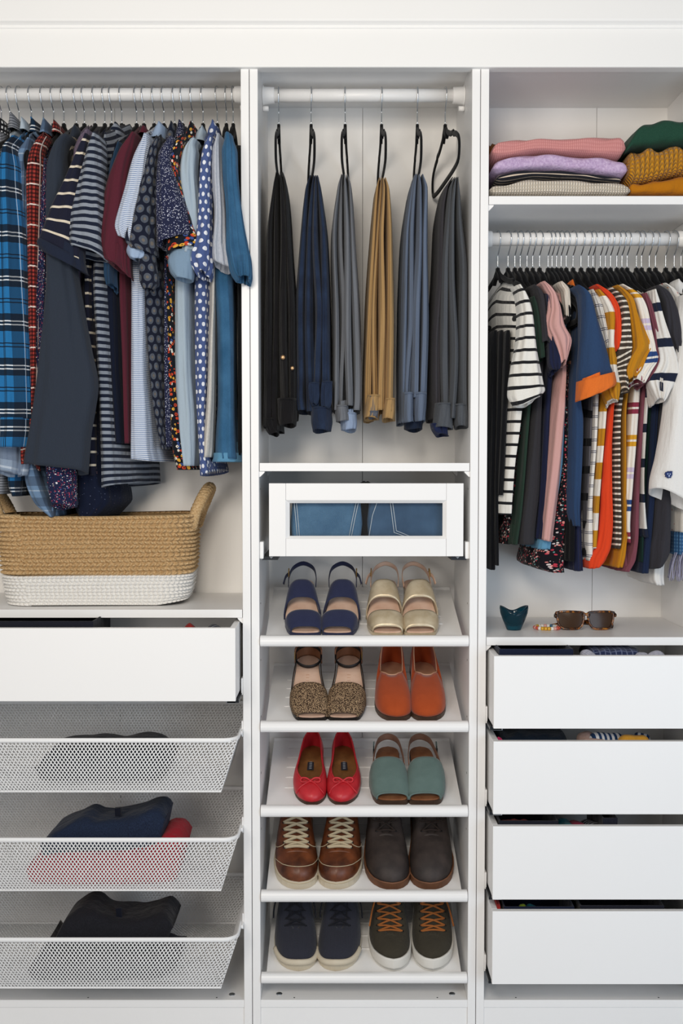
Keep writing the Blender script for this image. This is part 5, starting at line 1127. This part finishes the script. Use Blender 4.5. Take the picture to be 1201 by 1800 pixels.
def band(s, ta, tb, ha, hb, n=26, rows=8, grow=1.05, drop=0., curve=0.):
    """arched strap from edge to edge of the footbed between ta and tb"""
    V = []; Fs = []
    for r in range(rows+1):
        q = r/rows
        for i in range(n+1):
            ph = math.pi*i/n; c, sn = math.cos(ph), max(0., math.sin(ph))
            t = ta+(tb-ta)*q + curve*sn*(1 if True else 0)
            h = ha+(hb-ha)*q+.004*math.sin(math.pi*q)
            w = s.hw(min(.95, max(.03, ta+(tb-ta)*q)))*grow
            V.append((s.cx(t)+w*math.copysign(abs(c)**.75, c), t*s.L, s.zf(t)-drop*(abs(c)**3)+h*sn**.62))
    for r in range(rows):
        for i in range(n): Fs.append((r*(n+1)+i, r*(n+1)+i+1, (r+1)*(n+1)+i+1, (r+1)*(n+1)+i))
    return V, Fs
def heel_block(s, mat, root, ta=.76, taper=.88):
    n = 20; top = []; bot = []
    for i in range(n):
        th = 2*math.pi*i/n; t = ta+(1-ta)*(1-math.cos(th))/2; sg = 1 if th < math.pi else -1
        w = s.hw(max(t, ta+.0)) if t > ta+.03 else s.hw(ta+.03)*abs(math.sin(th))**.25
        top.append((s.cx(t)+sg*w*.98, t*s.L, s.zf(t)-.004)); tc = (ta+1)/2
        bot.append((s.cx(t)+sg*w*.98*taper, (tc+(t-tc)*taper)*s.L-.004, .0005))
    m = MB(); m.add(bot+top, [(i, (i+1) % n, n+(i+1) % n, n+i) for i in range(n)]+[tuple(range(n))[::-1], tuple(range(n, 2*n))])
    return m.build('heel', mat, root, local=True, smooth=False)
def strap(pts, mat, root, name='ankle_strap', w=.0045, th=.0012, per=6, closed=False):
    m = MB().tube(catmull(pts, per, closed), th, 8, closed=closed, flat=w, up=(0, 0, 1)); return m.build(name, mat, root, smooth=True, local=True)
def buckle(c, mat, root, w=.008, h=.011, ax='x'):
    x, y, z = c
    q = [(0, -w, -h), (0, w, -h), (0, w, h), (0, -w, h)] if ax == 'x' else [(-w, 0, -h), (w, 0, -h), (w, 0, h), (-w, 0, h)]
    m = MB().tube([(x+a, y+b, z+d) for a, b, d in q], .0014, 6, closed=True).tube([(x, y, z-h), (x, y-.001, z+h*1.1)], .0009, 6); return m.build('buckle', mat, root, local=True)
def lace(pts, mat, root, r=.0018, fl=.0024, per=5, name='lace'): return MB().tube(catmull(pts, per), r, 7, flat=fl).build(name, mat, root, smooth=True, local=True)
GP = {}
def root(label, x, row, side, yaw=0., cat='shoe', nm='shoe', group=None, Yt=.024):
    zs, y0, y1 = SHOE_Z[row]
    zz = zs+RISE*(Yt-y0)/(y1-y0)
    o = empty(nm, (XatY(x, Yt, 1100+150*row), Yt, zz+.0006), label, cat, group)
    o.rotation_euler = (ALPHA, 0, math.radians(yaw)); return o
su_navy = suede('navy_suede', '#20233b', '#363b57'); su_or = suede('rust_orange_suede', '#8f3c1c', '#b8532a'); su_gr = suede('sage_suede', '#4d605c', '#708580'); su_dk = leather('dark_brown_nubuck', '#2b2422', '#413733', .62)
le_gold = leather('pale_gold_leather', '#b9a789', '#d9cbb0', .36, .35); le_red = leather('red_leather', '#b3222c', '#cc3038', .38); le_tan = leather('tan_insole', '#b98a6c', '#cfa384', .55); le_nude = leather('nude_insole', '#cfa992', '#dfbfa9', .5); le_brown = leather('cognac_leather', '#3f1e0f', '#7a4224', .38, 0, 26); le_bk = leather('black_leather', '#141212', '#221d1b', .45)
le_in = leather('brown_insole', '#6b4624', '#8f6234', .5); le_dk = leather('dark_sole_leather', '#3a2a20', '#4d382a', .5)
ru_white = plain('white_rubber', '#dcd8d0', .55); ru_cream = plain('cream_rubber', '#cfc3ad', .6); ru_dark = plain('dark_rubber', '#1c1a1a', .7)
cv = solid('olive_canvas', '#3f3a30', .12, 1000); kn = knit('navy_mesh_knit', '#22232b', '#3b3c46', .0022, .0022, .4, .0008); la_cream = solid('cream_lace', '#c2b294', .1, 1500); la_rust = solid('rust_lace', '#a0602f', .1, 1500); la_dark = solid('dark_lace', '#1c1d24', .12, 1500); la_brown = solid('brown_lace', '#3b302b', .1, 1500)
hm = NT('calf_hair', .8, .2); vv = hm.voro(560, hm.objc()); hm.color(hm.mix(hm.math('LESS_THAN', vv.outputs['Distance'], .42), lin('#3a2a1f'), lin('#bfa27f'))); CALF = hm.m
# --- block-heel sandals
def sandal(label, x, row, side, mat, inmat, g, yaw, met, H=.042, strap_mat=None):
    r = root(label, x, row, side, yaw, 'sandal', 'sandal', g)
    s = Shoe(.226, .083, 'square', side, H, .011)
    plate(s, 1.0, -.010, -.002).build('sole', mat, r, local=True); plate(s, .955, -.002, .0015).build('insole', inmat, r, local=True, smooth=False)
    heel_block(s, mat, r)
    V, Fs = band(s, .012, .17, .014, .040, grow=1.05); put(r, 'toe_strap', V, Fs, mat, .003, 1)
    V, Fs = band(s, .37, .53, .046, .056, grow=1.08, drop=.010); put(r, 'instep_strap', V, Fs, mat, .003, 1)
    w = s.hw(.72); zb = s.zf(.72); L = s.L
    pts = [(s.cx(.7)+w*1.15, .66*L, zb+.012), (s.cx(.8)+w*1.15, .80*L, zb+.024), (w*.85, .95*L, zb+.034), (0, 1.02*L, zb+.040), (-w*.85, .95*L, zb+.034), (s.cx(.8)-w*1.15, .80*L, zb+.024), (s.cx(.7)-w*1.15, .66*L, zb+.012)]
    strap(pts, strap_mat or mat, r, w=.0055)
    so = -side
    pts2 = [(so*w*1.12, .84*L, zb+.030), (so*w*1.45, .76*L, zb+.028), (so*w*1.65, .70*L, zb+.014)]
    strap(pts2, strap_mat or mat, r, 'strap_tip', w=.0050)
    buckle((so*w*1.22, .81*L, zb+.030), met, r)
    return r
g = 'navy suede block-heel sandals'
sandal('navy suede sandal with block heel, closer to the wardrobe side panel', 532, 0, 1, su_navy, le_nude, g, 1.5, GOLD); sandal('navy suede sandal with block heel, beside the gold pair', 598.5, 0, -1, su_navy, le_nude, g, -1.5, GOLD)
g = 'pale gold leather sandals'
sandal('pale gold leather sandal with block heel, beside the navy pair', 676, 0, 1, le_gold, le_nude, g, -3, GOLD, .042, le_nude); sandal('pale gold leather sandal with block heel, closer to the side panel', 744.5, 0, -1, le_gold, le_nude, g, 3, GOLD, .042, le_nude)
# --- spotted calf-hair heels
def calf(label, x, row, side, g, yaw):
    r = root(label, x, row, side, yaw, 'heels', 'heeled_sandal', g)
    s = Shoe(.232, .084, 'square', side, .046, .011)
    plate(s, 1.0, -.010, -.002).build('sole', le_bk, r, local=True); plate(s, .94, -.002, .0015).build('insole', le_nude, r, local=True)
    heel_block(s, CALF, r)
    V, Fs = band(s, .006, .29, .012, .054, grow=1.06, rows=14); put(r, 'vamp', V, Fs, CALF, .003, 1)
    L = s.L; zb = s.zf(.8); w = s.hw(.75)
    for sg in (1, -1):
        pts = [(s.cx(.4)+sg*s.hw(.4)*.98, .40*L, s.zf(.4)+.010), (s.cx(.55)+sg*s.hw(.55)*1.02, .55*L, s.zf(.55)+.010), (sg*w*1.05, .75*L, zb+.014), (sg*w*1.1, .86*L, zb+.028)]
        strap(pts, le_bk, r, 'side_strap', w=.006)
    V = []; Fs = []
    for j in range(7):
        for i in range(21):
            a = -math.pi/2+math.pi*i/20+math.pi/2; a = math.pi*i/20; V.append((w*1.08*math.cos(a), (.80+.20*math.sin(a))*L, zb+.036*j/6))
    for j in range(6):
        for i in range(20): Fs.append((j*21+i, j*21+i+1, (j+1)*21+i+1, (j+1)*21+i))
    put(r, 'heel_counter', V, Fs, leather('brown_lining_leather', '#7a4d33', '#96664a', .5), .003, 1)
    zst = s.zf(.56)+.0022
    for k in range(5):
        yy = (.47+.030*k)*L; zz = s.zf(.47+.030*k)+.0019
        MB().box(s.cx(.5)-.004, s.cx(.5)+.004, yy, yy+.0012, zz, zz+.0006).build('insole_stamp', le_tan, r, local=True)
    zc = zb+.020
    pts = [(w*1.15*math.cos(a), (.80+.13*math.sin(a))*L, zc+.014*math.sin(a)) for a in [2*math.pi*k/16 for k in range(16)]]
    strap(pts, le_bk, r, 'ankle_strap', w=.0040, closed=True, per=3)
    buckle((-side*w*1.16, .78*L, zc+.004), GOLD, r, .006, .008)
    return r
g = 'spotted calf-hair heels'
calf('spotted calf-hair peep-toe heel, closer to the wardrobe side panel', 543, 1, 1, g, 2); calf('spotted calf-hair peep-toe heel, beside the rust orange pair', 609, 1, -1, g, -2)
# --- rust suede flats
def dorsay(label, x, row, side, g, yaw):
    r = root(label, x, row, side, yaw, 'shoe', 'slip_on_shoe', g)
    s = Shoe(.240, .083, 'round', side, .024, .012, .35, .8); s.tab = TAB['boot']
    plate(s, 1.01, -.012, -.001).build('sole', le_dk, r, local=True); plate(s, .90, .001, .003).build('insole', le_tan, r, local=True)
    def hto(t): return .050 if t < .45 else .050+(.026)*sstep((t-.75)/.2)-.020*math.exp(-((t-.62)/.09)**2)
    def wo(t): return s.hw(min(.93, t))*(.80 if t > .5 else .62)
    V, Fs, top = upper(s, .45, .985, wo, hto, .038, bul=.03); put(r, 'upper', V, Fs, su_or, .0028, -1)
    MB().tube(top[::2], .0014, 6, closed=True).build('binding', le_tan, r, smooth=True, local=True)
    return r
g = 'rust orange suede shoes'
dorsay('rust orange suede slip-on shoe, beside the spotted heels', 692, 1, 1, g, -1.5); dorsay('rust orange suede slip-on shoe, closer to the side panel', 757, 1, -1, g, 1.5)
# --- red ballet flats
def ballet(label, x, row, side, g, yaw):
    r = root(label, x, row, side, yaw, 'shoe', 'ballet_flat', g)
    s = Shoe(.243, .0785, 'round', side, .008, .008, .4, .85)
    plate(s, .99, -.008, -.001).build('sole', le_dk, r, local=True); plate(s, .92, .0008, .0028).build('insole', le_in, r, local=True)
    def hto(t): return .027+.020*sstep((t-.62)/.36)-.002*math.exp(-((t-.55)/.15)**2)
    def wo(t): return s.hw(min(.95, t))*.86
    V, Fs, top = upper(s, .19, .99, wo, hto, .025, bul=.06); put(r, 'upper', V, Fs, le_red, .0025, -1)
    MB().tube(top[::2], .0019, 6, closed=True).build('binding', le_red, r, smooth=True, local=True)
    y = .175*s.L; z = s.zf(.2)+.0295; cx = s.cx(.19)
    for sg in (1, -1):
        lace([(cx, y, z), (cx+sg*.010, y+.002, z+.006), (cx+sg*.021, y+.004, z+.004), (cx+sg*.020, y-.002, z-.001), (cx+sg*.008, y-.002, z-.001), (cx, y, z)], le_red, r, .0017, name='bow_loop')
        lace([(cx, y-.001, z), (cx+sg*.012, y-.010, z-.002), (cx+sg*.025, y-.020-.004*sg, z-.010), (cx+sg*.031, y-.026, z-.017)], le_red, r, .0014, name='bow_tail')
    MB().tube([(cx, y-.004, z), (cx, y+.004, z+.001)], .0034, 8).build('bow_knot', le_red, r, smooth=True, local=True)
    zl = s.zf(.62)+.0032
    lb = MB().box(s.cx(.62)-.0075, s.cx(.62)+.0075, .53*s.L, .75*s.L, zl, zl+.0012).build('insole_label', plain('slate_label', '#252a33', .6), r, local=True)
    for k in range(6):
        yy = (.55+.030*k)*s.L; MB().box(s.cx(.62)-.003, s.cx(.62)+.003, yy, yy+.0032, zl+.0013, zl+.0016).build('label_letter', plain('label_grey', '#8d939c', .6), lb, local=True)
    return r
g = 'red leather ballet flats'
ballet('red leather ballet flat with a bow, closer to the wardrobe side panel', 543, 2, 1, g, -1); ballet('red leather ballet flat with a bow, beside the sage suede pair', 605.5, 2, -1, g, 1)
# --- sage suede slingbacks
def sage(label, x, row, side, g, yaw):
    r = root(label, x, row, side, yaw, 'sandal', 'slingback_sandal', g)
    s = Shoe(.218, .086, 'square', side, .014, .014, .3, .75)
    plate(s, 1.0, -.014, -.002).build('sole', le_dk, r, local=True); plate(s, .95, -.002, .0015).build('insole', leather('cognac_insole', '#7d4d2f', '#9b6a48', .5), r, local=True)
    V, Fs = band(s, .010, .42, .017, .056, grow=1.07, rows=16); put(r, 'vamp', V, Fs, su_gr, .003, 1)
    edge = [V[i] for i in range(27)]; MB().tube([(p[0], p[1]-.001, p[2]+.001) for p in edge], .0015, 6).build('vamp_edge', su_gr, r, smooth=True, local=True)
    L = s.L; w = s.hw(.75); zb = s.zf(.8)
    pts = [(w*1.28, .46*L, zb+.020), (w*1.15, .72*L, zb+.018), (w*.8, .95*L, zb+.022), (0, 1.03*L, zb+.024), (-w*.8, .95*L, zb+.022), (-w*1.15, .72*L, zb+.018), (-w*1.28, .46*L, zb+.020)]
    strap(pts, leather('slingback_lining', '#8a6450', '#a17a66', .6), r, 'slingback', w=.0085)
    buckle((-side*w*1.22, .72*L, zb+.020), DARKMETAL, r, .008, .012); strap([(-side*w*1.2, .60*L, zb+.006), (-side*w*1.25, .72*L, zb+.020), (-side*w*1.2, .78*L, zb+.040)], su_gr, r, 'buckle_strap', w=.005)
    return r
g = 'sage suede slingback sandals'
sage('sage green suede slingback sandal, beside the red flats', 684.5, 2, 1, g, -1.5); sage('sage green suede slingback sandal, closer to the side panel', 753, 2, -1, g, 1.5)
# --- laced shoes
def laced(label, x, row, side, g, yaw, L, W, tab, mat, solemat, solez, lacemat, cat, nm, ta=.34, throat=.017, htoe=.052, hth=.064, hank=.092, nl=5, style='cross', toecap=None, foxing=None, tongue=None, soleout=1.05, lr=.0017, lf=.0032, welt=None):
    r = root(label, x, row, side, yaw, cat, nm, g, .026)
    s = Shoe(L, W, tab, side, .006, solez, .4, .9)
    sm = plate(s, soleout, -solez, .003).build('sole', solemat, r, local=True, bevel=.003)
    def hto(t): return hth+(hank-hth)*sstep((t-ta)/(.42))
    def wo(t): return throat+(s.hw(.7)*.80-throat)*sstep((t-.60)/.2)*(1 if t < .96 else .9)
    V, Fs, top = upper(s, ta, .985, wo, hto, htoe, rows=18, bul=.05); put(r, 'upper', V, Fs, mat, .0032, -1)
    def surf(i, q):
        q = max(0., min(17.99, q)); q0 = int(q); p = Vector(V[q0*72+i % 72]).lerp(Vector(V[(q0+1)*72+i % 72]), q-q0); return p+(p-Vector((s.cx(.3), p.y, .0))).normalized()*.0012
    if toecap:
        sp = []
        for i in range(-13, 14):
            t = (1-math.cos(2*math.pi*abs(i)/72))/2; sp.append(surf(i, 9.5*max(0., math.cos(math.pi*i/27))**.6))
        MB().tube(sp, .0009, 5).build('toe_seam', toecap, r, smooth=True, local=True)
        for sg in (1, -1):
            sp = [surf(sg*i, q) for i, q in ((9, 16), (10, 13), (12, 9), (14, 6), (16, 4))]
            MB().tube(catmull(sp, 3), .0009, 5).build('vamp_seam', toecap, r, smooth=True, local=True)
    if welt: MB().tube(s.ring(72, soleout*.985, .004), .0016, 6, closed=True).build('welt', welt, r, smooth=True, local=True)
    if foxing:
        Vf, Ff, _ = upper(s, .24, .80, lambda t: s.hw(min(.9, t))*.2, lambda t: .04, htoe*.9, rows=18, bul=.05)
        n = 72; keep = foxing; Vb = []; Fb = []
        for q in range(7):
            for i in range(n):
                th = 2*math.pi*i/n; t = (1-math.cos(th))/2; sg = 1 if th < math.pi else -1
                out = 1.055+.012*math.sin(math.pi*q/6); hh = (keep+.008*(1-sstep(t/.25)))*q/6
                lean = 1-.02*q/6*(1-sstep(t/.3))
                Vb.append((s.cx(t)+sg*s.hw(t)*out*lean, (.5+(t-.5)*(1.045))*s.L+ (.003*(q/6)*(1-sstep(t/.2))), s.zf(t)-.004+hh))
        for q in range(6):
            for i in range(n): Fb.append((q*n+i, q*n+(i+1) % n, (q+1)*n+(i+1) % n, (q+1)*n+i))
        put(r, 'foxing', Vb, Fb, foxmat, .004, -1)
    # tongue
    Vt = []; Ft = []
    for j in range(13):
        t = ta-.02+(.42)*j/12
        for i in range(9):
            a = (i-4)/4; Vt.append((s.cx(t)+a*(throat+.006), t*s.L, s.zf(t)+hto(t)-.004+.004*(1-a*a)+(.022*sstep((j-8)/4))))
    for j in range(12):
        for i in range(8): Ft.append((j*9+i, j*9+i+1, (j+1)*9+i+1, (j+1)*9+i))
    put(r, 'tongue', Vt, Ft, tongue or mat, .003, -1)
    # eyelets and laces
    ey = []
    for k in range(nl):
        t = ta+.022+k*(.30/(nl-1)); w = throat+.007
        ey.append([(s.cx(t)+sg*w, t*s.L, s.zf(t)+hto(t)+.002) for sg in (-1, 1)])
    lace([ey[0][0], ((ey[0][0][0]+ey[0][1][0])/2, ey[0][0][1]-.001, ey[0][0][2]+.004), ey[0][1]], lacemat, r, lr, lf)
    for k in range(nl-1):
        for sg in (0, 1):
            a = ey[k][sg]; b = ey[k+1][1-sg]
            if style == 'bar':
                b = (ey[k+1][1-sg]); 
            lace([a, ((a[0]+b[0])/2, (a[1]+b[1])/2, (a[2]+b[2])/2+.0045+.0012*sg), b], lacemat, r, lr, lf)
    for k in range(nl):
        for sg in (0, 1):
            p = ey[k][sg]; pts = [(p[0]+.0026*math.cos(a), p[1]+.0026*math.sin(a), p[2]-.0004) for a in [2*math.pi*i/10 for i in range(10)]]
            MB().tube(pts, .0008, 5, closed=True).build('eyelet', eymat, r, smooth=True, local=True)
    return r, s, hto, ey
eymat = DARKMETAL
# cognac leather sneakers
capmat = leather('worn_cognac_leather', '#7a4420', '#a9683a', .36, 0, 40); g = 'cognac leather sneakers'
for lab, x, sd, yw in (('worn cognac leather sneaker with cream laces, closer to the side panel', 519.5, 1, 1), ('worn cognac leather sneaker with cream laces, beside the dark brown boots', 597.5, -1, -1)):
    r, s, hto, ey = laced(lab, x, 3, sd, g, yw, .285, .097, 'boot', le_brown, ru_cream, .016, la_cream, 'sneaker', 'leather_sneaker', ta=.21, throat=.021, nl=7, htoe=.037, hth=.046, hank=.100, toecap=la_cream, lr=.0016, lf=.0040, soleout=1.05)
    MB().tube([(p[0], p[1], p[2]+.0015) for p in s.ring(72, 1.055, -.002)], .0010, 5, closed=True).build('sole_stitching', la_cream, r, smooth=True, local=True)
# dark brown desert boots
g = 'dark brown leather boots'
for lab, x, sd, yw in (('dark brown leather chukka boot, beside the cognac sneakers', 682.5, 1, 0), ('dark brown leather chukka boot, closer to the side panel', 763, -1, 0)):
    r, s, hto, ey = laced(lab, x, 3, sd, g, yw, .295, .098, 'boot', su_dk, leather('brown_welt', '#5a3a26', '#734a30', .6), .013, la_brown, 'boot', 'chukka_boot', ta=.36, throat=.015, nl=4, htoe=.042, hth=.062, hank=.125, lr=.0016, lf=.0018, soleout=1.07, welt=leather('tan_welt', '#6b4630', '#85583c', .6))
    for sg in (1, -1):   # stitched facing of the quarters
        pts = [(s.cx(.36)+sg*.004, .40*s.L, s.zf(.4)+.083), (s.cx(.4)+sg*.022, .43*s.L, s.zf(.43)+.080), (s.cx(.45)+sg*.034, .50*s.L, s.zf(.5)+.074), (s.cx(.5)+sg*.040, .60*s.L, s.zf(.6)+.066)]
        lace(pts, la_brown, r, .0012, .0012, name='quarter_seam')
# navy mesh sneakers
g = 'navy mesh sneakers'
for lab, x, sd, yw in (('dark navy mesh sneaker with cream sole, closer to the side panel', 518.5, 1, 1), ('dark navy mesh sneaker with cream sole, beside the olive canvas pair', 596.5, -1, -1)):
    r, s, hto, ey = laced(lab, x, 4, sd, g, yw, .285, .097, 'boot', kn, ru_cream, .014, la_dark, 'sneaker', 'mesh_sneaker', ta=.26, throat=.016, nl=6, htoe=.037, hth=.043, hank=.105, lr=.0016, lf=.0018, soleout=1.03, tongue=kn)
    pts = []
    for i in range(-6, 7):
        th = i*.155; t = (1-math.cos(abs(th)))/2; pts.append((s.cx(t)+math.copysign(s.hw(t)*1.02, th) if i else s.cx(0), t*s.L-.003, .018+.007*math.exp(-(i/2.2)**2)))
    MB().tube(catmull(pts, 3), .0055, 8, flat=.0075).build('toe_bumper', ru_cream, r, smooth=True, local=True)
    e = ey[-1]; c = ((e[0][0]+e[1][0])/2, e[0][1], e[0][2]+.006)
    for sg in (1, -1):
        lace([c, (c[0]+sg*.016, c[1]-.010, c[2]+.010), (c[0]+sg*.034, c[1]-.030, c[2]-.004), (c[0]+sg*.030, c[1]-.048, c[2]-.022), (c[0]+sg*.012, c[1]-.030, c[2]-.004), c], la_dark, r, .0018, name='bow_loop')
        lace([c, (c[0]+sg*.030, c[1]-.016, c[2]+.002), (c[0]+sg*.046, c[1]-.050, c[2]-.030), (c[0]+sg*.049, c[1]-.066, c[2]-.055)], la_dark, r, .0016, name='lace_end')
# olive canvas sneakers
foxmat = ru_white; g = 'olive canvas sneakers'
for lab, x, sd, yw in (('olive canvas sneaker with white rubber toe, beside the navy mesh pair', 685.5, 1, -2), ('olive canvas sneaker with white rubber toe, closer to the side panel', 767, -1, 2)):
    r, s, hto, ey = laced(lab, x, 4, sd, g, yw, .285, .094, 'round', cv, ru_white, .012, la_rust, 'sneaker', 'canvas_sneaker', ta=.215, throat=.021, nl=7, htoe=.035, hth=.040, hank=.098, foxing=.017, lr=.0018, lf=.0026, soleout=1.04, tongue=cv)
    e = ey[-1]; c = ((e[0][0]+e[1][0])/2, e[0][1]+.004, e[0][2]+.008)
    for sg in (1, -1):
        lace([c, (c[0]+sg*.014, c[1]-.004, c[2]+.012), (c[0]+sg*.032, c[1]-.012, c[2]+.004), (c[0]+sg*.026, c[1]-.016, c[2]-.004), c], la_rust, r, .0018, name='bow_loop')
    sg = -sd
    lace([c, (c[0]+sg*.020, c[1]-.02, c[2]+.004), (c[0]+sg*.036, c[1]-.05, c[2]-.024), (c[0]+sg*.044, c[1]-.085, c[2]-.050)], la_rust, r, .0018, name='lace_end')
